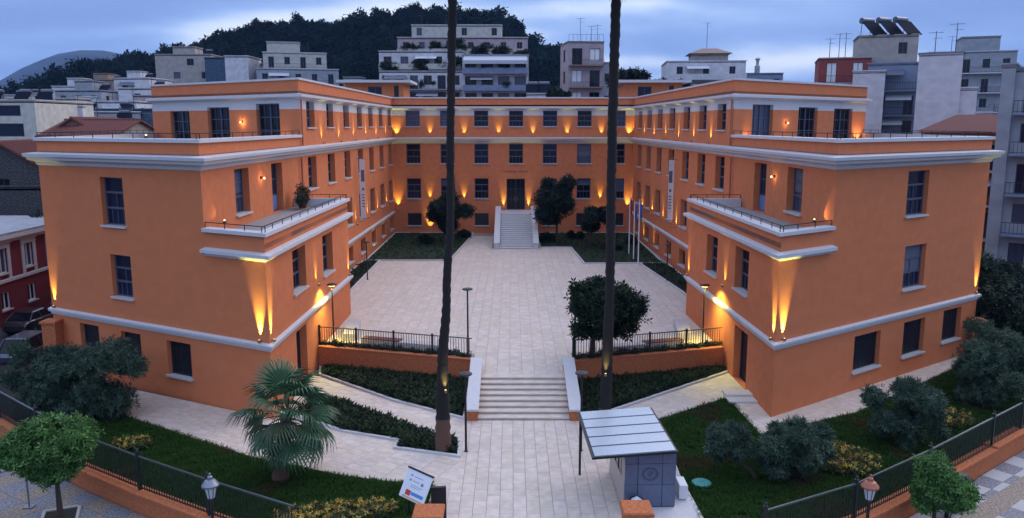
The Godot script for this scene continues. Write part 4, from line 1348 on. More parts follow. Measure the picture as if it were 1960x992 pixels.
func build_kiosk():
	# front (camera side) face from (3.88, 25.6) to (5.6, 25.7); the roof overhangs the path side
	var t := thing("guard_kiosk", "small blue-grey guard kiosk with a round emblem and a ribbed canopy roof", "kiosk", W(4.7, 0.03, 25.65), 0.04)
	var b := MB.new()
	b.box(Vector3(0.0, 1.0, -1.5), Vector3(1.72, 2.0, 2.96))
	obj("body", b, M.kiosk_mark, t)
	for k in 9:  # cladding panels with open joints on the camera side
		var i := k % 3
		var j := k / 3
		var xs := [-0.87, -0.42, 0.42, 0.87]
		var ys := [0.06, 0.86, 1.62, 2.0]
		var p := MB.new()
		p.bbox(Vector3((xs[i] + xs[i + 1]) / 2, 0, (ys[j] + ys[j + 1]) / -2), Vector3(xs[i + 1] - xs[i] - 0.016, 0.03, ys[j + 1] - ys[j] - 0.016), 0.006, Transform3D(Basis(Vector3.RIGHT, PI / 2), Vector3(0, 0, 0.0)))
		obj("panel", p, M.kiosk_panel, t)
	for j in 3:
		var p := MB.new()
		p.box(Vector3(0.875, 1.02, -0.5 - j * 0.98), Vector3(0.03, 1.94, 0.96))
		obj("panel", p, M.kiosk_panel, t)
	var sd := MB.new()
	sd.box(Vector3(-0.875, 0.5, -1.5), Vector3(0.03, 0.96, 2.9))
	sd.box(Vector3(-0.875, 1.88, -1.5), Vector3(0.03, 0.24, 2.9))
	for z in [-0.25, -2.7]:
		sd.box(Vector3(-0.875, 1.37, z), Vector3(0.03, 0.78, 0.5))
	obj("side_panel", sd, M.kiosk_side, t)
	var wn := MB.new()
	wn.box(Vector3(-0.868, 1.37, -1.48), Vector3(0.02, 0.78, 1.96))
	var wo := obj("window", wn, M.glass, t)
	var wf := MB.new()
	for z in [-0.5, -1.15, -1.8, -2.46]:
		wf.box(Vector3(-0.885, 1.37, z), Vector3(0.03, 0.78, 0.05))
	obj("window_frame", wf, M.frame_dark, wo)
	# emblem: a ring with a bird-like mark inside
	var em := MB.new()
	for k in 24:
		var a := TAU * k / 24
		var a2 := TAU * (k + 1) / 24
		var z := 0.024
		em.quad(Vector3(cos(a) * 0.2, 1.25 + sin(a) * 0.17, z), Vector3(cos(a) * 0.29, 1.25 + sin(a) * 0.25, z), Vector3(cos(a2) * 0.29, 1.25 + sin(a2) * 0.25, z), Vector3(cos(a2) * 0.2, 1.25 + sin(a2) * 0.17, z))
	for p in [[Vector2(-0.12, 1.27), Vector2(-0.02, 1.14), Vector2(0.02, 1.2), Vector2(-0.07, 1.31)], [Vector2(-0.02, 1.14), Vector2(0.13, 1.33), Vector2(0.09, 1.37), Vector2(0.0, 1.24)], [Vector2(-0.06, 1.33), Vector2(0.05, 1.28), Vector2(0.08, 1.33), Vector2(0.0, 1.38)]]:
		em.quad(Vector3(p[0].x, p[0].y, 0.024), Vector3(p[1].x, p[1].y, 0.024), Vector3(p[2].x, p[2].y, 0.024), Vector3(p[3].x, p[3].y, 0.024))
	obj("emblem", em, M.kiosk_mark, t)
	# canopy roof
	var edge := MB.new()
	var R := [Vector3(-2.1, 2.12, 0.75), Vector3(0.9, 2.06, 0.2), Vector3(0.72, 2.34, -3.3), Vector3(-2.15, 2.34, -2.85)]
	var at := func(u: float, v: float, y: float) -> Vector3:
		return R[0].lerp(R[1], u).lerp(R[3].lerp(R[2], u), v) + Vector3(0, y, 0)
	edge.hexa([at.call(0, 0, 0), at.call(1, 0, 0), at.call(1, 1, 0), at.call(0, 1, 0), at.call(0, 0, 0.07), at.call(1, 0, 0.07), at.call(1, 1, 0.07), at.call(0, 1, 0.07)])
	var ro := obj("roof_frame", edge, M.metal_dark, t)
	for k in 5:
		var s := MB.new()
		var v0 := k / 5.0 + 0.012
		var v1 := (k + 1) / 5.0 - 0.012
		s.hexa([at.call(0.03, v0, 0.07), at.call(0.97, v0, 0.07), at.call(0.97, v1, 0.07), at.call(0.03, v1, 0.07), at.call(0.03, v0, 0.11), at.call(0.97, v0, 0.11), at.call(0.97, v1, 0.11), at.call(0.03, v1, 0.11)])
		obj("roof_sheet", s, M.roof_sheet, ro)
	var po := MB.new()
	po.box(Vector3(-2.05, 1.13, -2.75), Vector3(0.08, 2.3, 0.08))
	obj("post", po, M.metal_dark, t)
	# a pad, a small air-conditioner box and a dark bin with a white bag
	var pad := MB.new()
	pad.box(Vector3(5.3, 0.045, -26.3), Vector3(1.9, 0.03, 6.6))
	tag(obj("kiosk_pad", pad, M.marble), "pale stone plinth under the blue-grey kiosk", "plinth")
	var ac := thing("air_conditioner", "small grey outdoor unit standing beside the kiosk", "air conditioner", W(5.98, 0.06, 26.55))
	var a := MB.new()
	a.bbox(Vector3(0, 0.3, 0), Vector3(0.3, 0.5, 0.75), 0.02)
	a.box(Vector3(0, 0.03, 0), Vector3(0.25, 0.06, 0.6))
	obj("casing", a, M.white_paint, ac)
	var gr := MB.new()
	gr.lathe(Vector3.ZERO, [Vector2(0, 0.0), Vector2(0.2, 0.0), Vector2(0.2, 0.015), Vector2(0, 0.02)], 14)
	obj("fan_grille", gr, M.metal_dark, ac, Transform3D(Basis(Vector3.BACK, -PI / 2), Vector3(0.151, 0.3, 0.05)))
	var bin := thing("waste_bin", "dark open bin holding a white bag in front of the kiosk", "bin", W(4.2, 0.06, 25.25))
	var bm := MB.new()
	bm.lathe(Vector3.ZERO, [Vector2(0, 0), Vector2(0.2, 0), Vector2(0.24, 0.5), Vector2(0.21, 0.5), Vector2(0.19, 0.4), Vector2(0, 0.4)], 14)
	obj("drum", bm, M.metal_dark, bin)
	var bag := MB.new()
	bag.lathe(Vector3(0, 0.38, 0), [Vector2(0, 0), Vector2(0.17, 0.03), Vector2(0.19, 0.1), Vector2(0.09, 0.16), Vector2(0.05, 0.2), Vector2(0, 0.18)], 9)
	obj("bag", bag, M.white_paint, bin)

func build_board():
	var t := thing("information_board", "tilted white information board with red and blue blocks on a dark stand", "sign", Vector3.ZERO)
	var bl := W(-3.77, 0.75, 25.16)
	var br := W(-2.89, 0.75, 24.34)
	var tl := W(-3.45, 1.6, 25.5)
	var tr := W(-2.57, 1.6, 24.68)
	var nn := (br - bl).cross(tl - bl).normalized()
	var face := func(u: float, v: float, o: float) -> Vector3:
		return bl.lerp(br, u).lerp(tl.lerp(tr, u), v) + nn * o
	var slabq := func(u0, v0, u1, v1, o0, o1) -> MB:
		var mb := MB.new()
		var p := []
		for o in [o0, o1]:
			p += [face.call(u0, v0, o), face.call(u1, v0, o), face.call(u1, v1, o), face.call(u0, v1, o)]
		mb.quad(p[4], p[5], p[6], p[7]); mb.quad(p[3], p[2], p[1], p[0])
		for k in 4:
			mb.quad(p[k], p[(k + 1) % 4], p[4 + (k + 1) % 4], p[4 + k])
		return mb
	obj("panel", slabq.call(0.0, 0.0, 1.0, 0.97, 0.0, 0.04), M.board_white, t)
	obj("top_edge", slabq.call(-0.02, 0.97, 1.02, 1.03, -0.02, 0.06), M.metal_dark, t)
	for e in [[0.2, 0.12, 0.4, 0.3, "board_red"], [0.42, 0.17, 0.92, 0.28, "board_blue"], [0.12, 0.02, 0.94, 0.09, "board_tan"], [0.2, 0.76, 0.27, 0.82, "board_grey"], [0.2, 0.6, 0.28, 0.66, "board_grey"], [0.68, 0.56, 0.78, 0.66, "board_grey"], [0.36, 0.77, 0.7, 0.79, "board_grey"], [0.34, 0.62, 0.6, 0.64, "board_grey"], [0.3, 0.48, 0.8, 0.495, "board_grey"], [0.3, 0.42, 0.7, 0.435, "board_grey"]]:
		obj("print", slabq.call(e[0], e[1], e[2], e[3], 0.041, 0.045), M[e[4]], t)
	var st := MB.new()
	for u in [0.15, 0.85]:
		var f0: Vector3 = face.call(u, 0.5, -0.03)
		st.tube([Vector3(f0.x, 0, f0.z), f0], [0.04, 0.04], 8)
	obj("leg", st, M.metal_dark, t)
	var bk := MB.new()
	bk.box(Vector3(0, 0.62, 0), Vector3(0.5, 1.24, 0.12), Transform3D(Basis(Vector3.UP, 0.1), W(-2.42, 0, 24.75)))
	tag(obj("dark_stand", bk, M.metal_dark), "plain black upright panel behind the information board", "stand")

# ---------------------------------------------------------------- trees and plants
func tree(called: String, label: String, at: Vector3, trunk: Array, clumps: Array, count: int, size: float, cols: Array, slim := false, group := ""):
	# trunk: list of [points, radii]
	var t := thing(called, label, "tree", at, 0.0, group)
	var mb := MB.new()
	for b in trunk:
		mb.tube(b[0], b[1], 8)
	obj("trunk", mb, M.bark, t)
	foliage(t, "crown", clumps, count, size, cols, slim)
	return t

func blob_clumps(c: Vector3, r: Vector3, n: int, small: float, seed_: int) -> Array:
	var q := RandomNumberGenerator.new()
	q.seed = seed_
	var out := []
	for i in n:
		var d := Vector3(q.randfn(), q.randfn(), q.randfn()).normalized() * pow(q.randf(), 0.4)
		var k := small * q.randf_range(0.5, 1.5)
		out.append([c + Vector3(d.x * r.x, d.y * r.y, d.z * r.z), Vector3(k, k * 0.8, k) * minf(r.x, r.y)])
	return out

func limbs(h: float, r: float, clumps: Array, base := Vector3.ZERO, lean := Vector3.ZERO) -> Array:
	var top := base + Vector3(0, h, 0) + lean
	var out := [[[base - Vector3(0, 0.1, 0), base + Vector3(0, h * 0.5, 0) + lean * 0.3, top], [r * 1.25, r, r * 0.8]]]
	for i in mini(7, clumps.size()):
		var c: Vector3 = clumps[i][0]
		out.append([[top - Vector3(0, 0.05, 0), top.lerp(c, 0.5) + Vector3(0, 0.1, 0), c], [r * 0.55, r * 0.35, r * 0.12]])
	return out

func frond_mesh(wide: float) -> Array:
	# [stalk, fan]: the fan of narrow blades opens along +x and droops at its tips
	var key := "fan %.2f" % wide
	if not meshes.has(key):
		var st := MB.new()
		st.tube([Vector3.ZERO, Vector3(0.5, 0.12, 0), Vector3(0.98, 0.1, 0)], [0.03, 0.022, 0.014], 5)
		var fan := MB.new()
		var hub := Vector3(0.95, 0.1, 0)
		var n := 26
		for k in n:
			var a: float = lerpf(-wide, wide, (k + 0.5) / n)
			var d := Vector3(cos(a), 0, sin(a))
			var len := 0.82 + 0.2 * cos(a) + 0.05 * sin(k * 2.3)
			var side := Vector3(-d.z, 0, d.x)
			var fold := 0.035 if k % 2 else -0.02
			var da: float = wide / n * 1.05
			var p1 := hub + d * len * 0.45
			var w1 := side * len * 0.45 * tan(da)
			var p2 := hub + d * len * 0.75 + Vector3(0, -0.12 * len, 0)
			var w2 := side * 0.03
			var p3 := hub + d * len * 0.97 + Vector3(0, -0.42 * len - 0.08 * absf(sin(k * 1.3)), 0)
			fan.tri(hub, p1 + w1 + Vector3(0, fold, 0), p1 - w1 + Vector3(0, -fold, 0))
			fan.quad(p1 - w1 + Vector3(0, -fold, 0), p1 + w1 + Vector3(0, fold, 0), p2 + w2, p2 - w2)
			fan.tri(p2 - w2, p2 + w2, p3)
		meshes[key] = [st.mesh(), fan.mesh()]
	return meshes[key]

func put_frond(t: Node, at: Vector3, az: float, el: float, s: float, roll: float, old := false):
	var m := frond_mesh(1.75)
	var b := Basis(Vector3.UP, az) * Basis(Vector3.BACK, el) * Basis(Vector3.RIGHT, roll)
	var f := obj("frond", m[1], M.frond_old if old else M.frond, t, Transform3D(b.scaled(Vector3.ONE * s), at))
	obj("stalk", m[0], M.frond_old, f)

func tall_palm(label: String, line: Array, rad: Array, root: bool):
	var base: Vector3 = line[0]
	var t := thing("tall_palm", label, "palm tree", base)
	var pts := []
	var rr := []
	var total: float = line[-1].y
	var n := int(total / 0.2)
	for i in n + 1:
		var y := total * i / n
		var k := 0
		while k < line.size() - 2 and line[k + 1].y < y:
			k += 1
		var u := clampf((y - line[k].y) / (line[k + 1].y - line[k].y), 0, 1)
		u = u * u * (3 - 2 * u) if k > 0 else u
		var p: Vector3 = line[k].lerp(line[k + 1], u)
		pts.append(Vector3(p.x, y, p.z) - base + Vector3(rng.randfn() * 0.006, 0, rng.randfn() * 0.006))
		rr.append(lerpf(rad[k], rad[k + 1], u) * (1.0 + (0.09 if i % 2 else -0.04) + rng.randf_range(-0.04, 0.04)))
	var cut := 7 if root else 2
	var mb := MB.new()
	mb.tube(pts.slice(cut), rr.slice(cut), 14)
	obj("trunk", mb, M.palm_bark, t)
	var rb := MB.new()
	rb.tube(pts.slice(0, cut + 1), rr.slice(0, cut + 1), 14)
	obj("root_flare", rb, M.palm_root, t)
	var top: Vector3 = pts[-1]
	for k in 34:
		var el := lerpf(1.2, -1.0, k / 33.0)
		put_frond(t, top, k * 2.399, el, 1.35, rng.randf_range(-0.3, 0.3), rng.randf() < 0.25)

func fan_palm():
	var t := thing("fan_palm", "short fan palm with a shaggy trunk on the lawn beside the walk", "palm tree", W(-8.62, 0, 28.0))
	var mb := MB.new()
	var pts := []
	var rr := []
	for i in 22:
		var y := i * 0.115
		pts.append(Vector3(0.03 * i * 0.55, y, 0))
		rr.append((0.27 - 0.003 * i) * (1.05 if i % 2 else 0.92) * (1.18 if i < 3 else 1.0))
	mb.tube(pts, rr, 14)
	obj("trunk", mb, M.palm_root, t)
	var bt := MB.new()
	for k in 70:  # old leaf bases on the trunk
		var a := k * 2.399
		var y := 0.15 + k * 0.032
		var d := Vector3(cos(a), 0, sin(a))
		var x0 := Vector3(0.15 * y, y, 0) + d * 0.22
		var s := Vector3(-d.z, 0, d.x) * 0.06
		bt.tri(x0 - s, x0 + s, x0 + d * 0.13 + Vector3(0, 0.2, 0))
	obj("leaf_bases", bt, M.dead_frond, t)
	var top := Vector3(0.42, 2.6, 0)
	for k in 30:
		var u := k / 29.0
		var el := lerpf(1.3, -0.95, pow(u, 0.8))
		put_frond(t, top + Vector3(0, -0.3 * u, 0), k * 2.399 + rng.randf_range(-0.3, 0.3), el, rng.randf_range(0.95, 1.2), rng.randf_range(-0.55, 0.55), rng.randf() < 0.25)

func flowers(label: String, at: Vector3, rx: float, rz: float, n: int, turn := 0.0):
	var t := thing("flower_bed", label, "flower bed", at, turn)
	var mb := MB.new()
	mb.lathe(Vector3.ZERO, [Vector2(1.0, -0.05), Vector2(0.9, 0.05), Vector2(0.4, 0.09), Vector2(0, 0.1)], 16)
	obj("earth", mb, M.soil, t, Transform3D(Basis().scaled(Vector3(rx, 1, rz)), Vector3.ZERO))
	var a := []
	var ac := []
	var b := []
	var bc := []
	for i in n:
		var ang := rng.randf() * TAU
		var r := sqrt(rng.randf())
		var h := 0.16 + rng.randf() * 0.25
		var p := Vector3(cos(ang) * r * rx, h, sin(ang) * r * rz)
		var bs := Basis(Vector3(rng.randfn(), 2, rng.randfn()).normalized(), rng.randf() * TAU)
		if rng.randf() < 0.3:
			b.append(Transform3D(bs.scaled(Vector3.ONE * rng.randf_range(0.07, 0.13)), p + Vector3(0, 0.06, 0)))
			bc.append([Color(0.55, 0.38, 0.03), Color(0.48, 0.28, 0.03), Color(0.5, 0.42, 0.08), Color(0.36, 0.14, 0.05)][rng.randi() % 4])
		else:
			a.append(Transform3D(bs.scaled(Vector3.ONE * rng.randf_range(0.14, 0.26)), p * Vector3(1, 0.8, 1)))
			ac.append([Color(0.05, 0.08, 0.025), Color(0.09, 0.10, 0.03), Color(0.035, 0.05, 0.025)][rng.randi() % 3])
	scatter(t, "leaves", spray_mesh(), M.leaf, a, ac)
	scatter(t, "blossom", spray_mesh(), M.petal, b, bc)

func build_plants():
	tall_palm("very tall slender palm rising from the planted island beside the steps", [W(-2.78, 0, 30.6), W(-2.76, 3.5, 30.6), W(-2.55, 6.5, 30.6), W(-2.36, 9.8, 30.6), W(-2.15, 20.5, 30.6)], [0.33, 0.21, 0.16, 0.145, 0.16], true)
	tall_palm("very tall slender palm rising from the bed behind the kiosk roof", [W(4.2, 0, 34.5), W(4.3, 5.8, 34.5), W(4.27, 11.7, 34.5), W(4.32, 20.5, 34.5)], [0.27, 0.2, 0.2, 0.2], false)
	for e in [[W(-2.62, 2.55, 30.3), "small lamp strapped to the palm on the planted island"], [W(4.15, 2.0, 34.15), "small lamp strapped to the palm behind the kiosk roof"]]:
		uplight(e[0], Vector3(0.1, 0, 1).normalized(), 0.5, e[1], "palm lamps", 30, 0.25, Color(1, 0.74, 0.2), "palm_lamp")
	fan_palm()
	# the dense round tree on the courtyard edge
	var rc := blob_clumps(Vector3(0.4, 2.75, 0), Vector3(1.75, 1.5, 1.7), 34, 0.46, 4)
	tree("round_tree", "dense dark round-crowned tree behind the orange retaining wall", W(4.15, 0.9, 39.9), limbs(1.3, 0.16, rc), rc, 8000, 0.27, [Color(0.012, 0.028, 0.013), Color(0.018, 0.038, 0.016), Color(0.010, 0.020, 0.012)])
	# olives in the garden: [x, d, crown height, crown radius (x, y, z), count, label]
	var silver := [Color(0.036, 0.074, 0.046), Color(0.058, 0.100, 0.064), Color(0.022, 0.046, 0.029), Color(0.088, 0.130, 0.092)]
	for e in [[-19.1, 34.4, 1.75, Vector3(3.0, 2.1, 2.2), 7000, 21, "large bushy olive tree between fence and building near the parked cars"],
		[-22.3, 35.6, 1.6, Vector3(1.2, 1.6, 1.2), 1700, 22, "paler olive tree crowding the large one beside the end pier"],
		[16.3, 31.4, 1.35, Vector3(1.75, 1.4, 1.5), 3800, 23, "round olive shrub on the lawn beside the small yellow flower bed"],
		[22.3, 36.2, 1.55, Vector3(1.6, 1.5, 1.5), 3000, 24, "olive shrub at the end of the walk near the tall end pier"],
		[24.2, 38.2, 1.9, Vector3(1.7, 1.7, 1.6), 2600, 25, "paler olive shrub beyond the end of the walk, next to the fence"],
		[8.2, 28.0, 1.25, Vector3(1.0, 0.75, 0.9), 1500, 26, "small olive tree with a bare leaning trunk near the turquoise cover"],
		[10.2, 27.9, 1.2, Vector3(1.4, 1.0, 1.1), 2400, 27, "dark olive shrub between the leaning olive and the big flower bed"],
		[11.0, 29.6, 1.0, Vector3(1.3, 0.9, 1.0), 1900, 28, "feathery olive shrub near the building corner walk"]]:
		var lean := Vector3(-0.9, 0, -0.3) if e[5] == 26 else Vector3(0.1, 0, 0)
		var cl := blob_clumps(Vector3(0, e[2], 0) + (lean if e[5] == 26 else Vector3.ZERO), e[3] * 0.9, 20, 0.34, e[5])
		tree("olive_tree", e[6], W(e[0] + (0.9 if e[5] == 26 else 0.0), 0, e[1]), limbs(e[2] * 0.45, 0.09, cl, Vector3.ZERO, lean * 0.7), cl, int(e[4] * 1.5), 0.20, silver, true, "olive trees in the garden")
	# street trees
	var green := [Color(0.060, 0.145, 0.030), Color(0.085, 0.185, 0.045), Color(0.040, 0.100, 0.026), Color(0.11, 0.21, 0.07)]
	var s1 := blob_clumps(Vector3(0.0, 2.45, 0), Vector3(1.15, 1.0, 1.1), 26, 0.48, 31)
	tree("street_tree", "bright green street tree on the chequered pavement before the fence", W(-15.45, -0.22, 25.55), limbs(1.25, 0.09, s1), s1, 6500, 0.18, green)
	var s2 := blob_clumps(Vector3(0, 1.5, 0), Vector3(0.8, 0.85, 0.8), 22, 0.45, 37)
	tree("street_tree", "bright green street tree on the striped pavement beside the scooter", W(13.85, -0.22, 24.5), limbs(0.8, 0.07, s2), s2, 4000, 0.17, green)
	var s3 := blob_clumps(Vector3(0, 0.75, 0), Vector3(0.7, 0.45, 0.5), 8, 0.5, 35)
	tree("street_tree", "pale green sapling top before the iron fence by the flower-bed lawn", W(7.6, -0.22, 21.7), limbs(0.6, 0.04, s3), s3, 700, 0.18, green)
	for e in [[-15.45, 25.55], [13.85, 24.5]]:
		var k := thing("tree_pit", "square earth pit with a stone kerb round a street tree trunk", "tree pit", W(e[0], -0.21, e[1]), 0.4, "street tree pits")
		var mb := MB.new()
		mb.box(Vector3(0, 0.006, 0), Vector3(1.0, 0.012, 1.0))
		obj("earth", mb, M.soil, k)
		for q in 4:
			var b := MB.new()
			b.bbox(Vector3(0, 0.03, 0.54), Vector3(1.16, 0.07, 0.1 + 0.003 * (q % 2)), 0.01, Transform3D(Basis(Vector3.UP, q * PI / 2), Vector3.ZERO))
			obj("kerb", b, M.kerb, k)
	var stake := MB.new()
	stake.tube([W(-16.9, -0.22, 26.2), W(-16.9, 1.6, 26.2)], [0.03, 0.03], 6)
	stake.box(W(-16.9, -0.19, 26.2), Vector3(0.3, 0.05, 0.3))
	tag(obj("sign_post", stake, M.metal_grey), "thin grey post standing on the chequered pavement under the street tree", "post")
	# trees in the courtyard beds
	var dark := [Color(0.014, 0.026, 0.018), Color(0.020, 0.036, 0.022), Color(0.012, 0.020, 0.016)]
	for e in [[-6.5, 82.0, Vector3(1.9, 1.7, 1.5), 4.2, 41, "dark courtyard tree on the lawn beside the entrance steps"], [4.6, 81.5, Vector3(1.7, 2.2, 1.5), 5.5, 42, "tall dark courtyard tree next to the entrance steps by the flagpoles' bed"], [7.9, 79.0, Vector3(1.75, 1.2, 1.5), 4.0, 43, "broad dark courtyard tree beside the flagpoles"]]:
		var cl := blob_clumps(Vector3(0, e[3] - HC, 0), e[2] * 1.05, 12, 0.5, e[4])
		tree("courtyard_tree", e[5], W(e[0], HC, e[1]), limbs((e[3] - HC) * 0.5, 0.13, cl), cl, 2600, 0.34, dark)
	for e in [[-8.6, 80.5, 0.5], [-4.9, 85.5, 0.7], [9.9, 76.5, 0.5], [3.6, 82.5, 0.5], [6.9, 84.5, 0.6], [11.9, 80.5, 0.5]]:
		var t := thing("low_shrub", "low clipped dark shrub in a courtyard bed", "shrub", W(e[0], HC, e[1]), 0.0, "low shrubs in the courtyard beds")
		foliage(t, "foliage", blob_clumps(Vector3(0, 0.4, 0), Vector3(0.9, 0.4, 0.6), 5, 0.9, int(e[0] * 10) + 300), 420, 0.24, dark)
	flowers("yellow flower patch beside the large olive tree by the fence", W(-15.5, 0, 30.9), 0.75, 0.5, 260)
	flowers("long yellow flower bed at the fence end near the information board", W(-5.9, 0, 24.9), 2.0, 0.7, 900, 0.2)
	flowers("large round yellow flower bed near the building corner", W(12.9, 0, 29.3), 1.25, 1.35, 900)
	flowers("small yellow flower bed beside the round olive shrub", W(19.2, 0, 33.6), 1.2, 0.8, 380, 0.6)
	# dense dark garden beyond the far corner
	for e in [[28.6, 46.0, 2.6, 51], [30.5, 49.5, 3.0, 52], [28.8, 41.8, 1.9, 53]]:
		var cl := blob_clumps(Vector3(0, e[2], 0), Vector3(1.9, 1.9, 1.7), 14, 0.5, e[3])
		tree("garden_tree", "dark leafy garden tree beyond the end pier under the balconied flats", W(e[0], -0.35, e[1]), limbs(e[2] * 0.5, 0.12, cl), cl, 2300, 0.34, dark + silver.slice(0, 1), false, "garden trees beyond the end pier")
	var cl2 := blob_clumps(Vector3(0, 3.4, 0), Vector3(2.2, 2.6, 2.0), 14, 0.5, 57)
	tree("garden_tree", "dark tree against the stone wall behind the red house", W(-36.0, -0.35, 63.0), limbs(1.8, 0.14, cl2), cl2, 2300, 0.4, dark)

# ---------------------------------------------------------------- vehicles
func car(label: String, at: Vector3, turn: float, paint: String, suv: bool):
	var t := thing("parked_car", label, "car", at, turn, "parked cars")
	var h := 1.65 if suv else 1.42
	var L := 4.3
	# stations along the length: [z, half width at sill, half width at belt, bottom, belt]
	var st := [[-2.15, 0.62, 0.66, 0.42, 0.62], [-2.05, 0.78, 0.8, 0.3, 0.74], [-1.4, 0.86, 0.86, 0.24, 0.86], [-0.75, 0.88, 0.87, 0.22, 0.93], [0.6, 0.88, 0.87, 0.22, 0.95], [1.5, 0.87, 0.86, 0.24, 0.97], [2.05, 0.8, 0.8, 0.32, 0.9], [2.15, 0.7, 0.72, 0.42, 0.72]]
	var b := MB.new()
	var ring := func(s: Array) -> Array:
		return [Vector3(-s[1], s[3], s[0]), Vector3(s[1], s[3], s[0]), Vector3(s[1] + 0.02, (s[3] + s[4]) / 2, s[0]), Vector3(s[2], s[4] - 0.04, s[0]), Vector3(s[2] - 0.1, s[4], s[0]), Vector3(-s[2] + 0.1, s[4], s[0]), Vector3(-s[2], s[4] - 0.04, s[0]), Vector3(-s[1] - 0.02, (s[3] + s[4]) / 2, s[0])]
	for i in st.size() - 1:
		var p: Array = ring.call(st[i])
		var q: Array = ring.call(st[i + 1])
		for k in 8:
			var j := (k + 1) % 8
			b.quad(p[k], p[j], q[j], q[k])
	for e in [[0, false], [st.size() - 1, true]]:
		var p: Array = ring.call(st[e[0]])
		for k in range(1, 7):
			if e[1]: b.tri(p[0], p[k], p[k + 1])
			else: b.tri(p[0], p[k + 1], p[k])
	# roof and pillars
	var r0 := -0.35 if suv else -0.3
	var r1 := 1.55 if suv else 1.05
	b.hexa([Vector3(-0.6, h - 0.06, r1), Vector3(0.6, h - 0.06, r1), Vector3(0.6, h - 0.06, r0), Vector3(-0.6, h - 0.06, r0), Vector3(-0.52, h, r1 - 0.1), Vector3(0.52, h, r1 - 0.1), Vector3(0.52, h, r0 + 0.1), Vector3(-0.52, h, r0 + 0.1)])
	for s in [-1, 1]:
		for e in [[-0.98, r0], [0.42, 0.42], [2.0 if suv else 1.75, r1]]:
			b.tube([Vector3(s * 0.79, 0.92, e[0]), Vector3(s * 0.61, h - 0.04, e[1])], [0.045, 0.035], 5)
	obj("body", b, M[paint], t)
	var g := MB.new()
	g.hexa([Vector3(-0.77, 0.9, 1.95 if suv else 1.7), Vector3(0.77, 0.9, 1.95 if suv else 1.7), Vector3(0.77, 0.9, -0.95), Vector3(-0.77, 0.9, -0.95), Vector3(-0.59, h - 0.05, r1), Vector3(0.59, h - 0.05, r1), Vector3(0.59, h - 0.05, r0), Vector3(-0.59, h - 0.05, r0)])
	obj("windows", g, M.glass, t)
	for z in [-1.38, 1.38]:
		for s in [-1, 1]:
			var w := MB.new()
			w.lathe(Vector3.ZERO, [Vector2(0.2, -0.1), Vector2(0.31, -0.1), Vector2(0.33, -0.06), Vector2(0.33, 0.06), Vector2(0.31, 0.1), Vector2(0.2, 0.1)], 16)
			var wo := obj("wheel", w, M.tyre, t, Transform3D(Basis(Vector3.BACK, PI / 2), Vector3(s * 0.8, 0.33, z)))
			var rm := MB.new()
			rm.lathe(Vector3.ZERO, [Vector2(0, -0.08), Vector2(0.2, -0.085), Vector2(0.2, 0.085), Vector2(0, 0.08)], 12)
			obj("rim", rm, M.rim, wo)
	for s in [-1, 1]:
		obj("headlight", box_mesh(Vector3(0.3, 0.12, 0.08)), M.headlight, t, Transform3D(Basis(Vector3.UP, -s * 0.3), Vector3(s * 0.58, 0.64, -2.08)))
		obj("tail_light", box_mesh(Vector3(0.22, 0.14, 0.08)), M.tail_light, t, Transform3D(Basis(), Vector3(s * 0.62, 0.74, 2.08)))
		obj("mirror", box_mesh(Vector3(0.2, 0.12, 0.1)), M[paint], t, Transform3D(Basis(), Vector3(s * 0.93, 0.98, -0.7)))

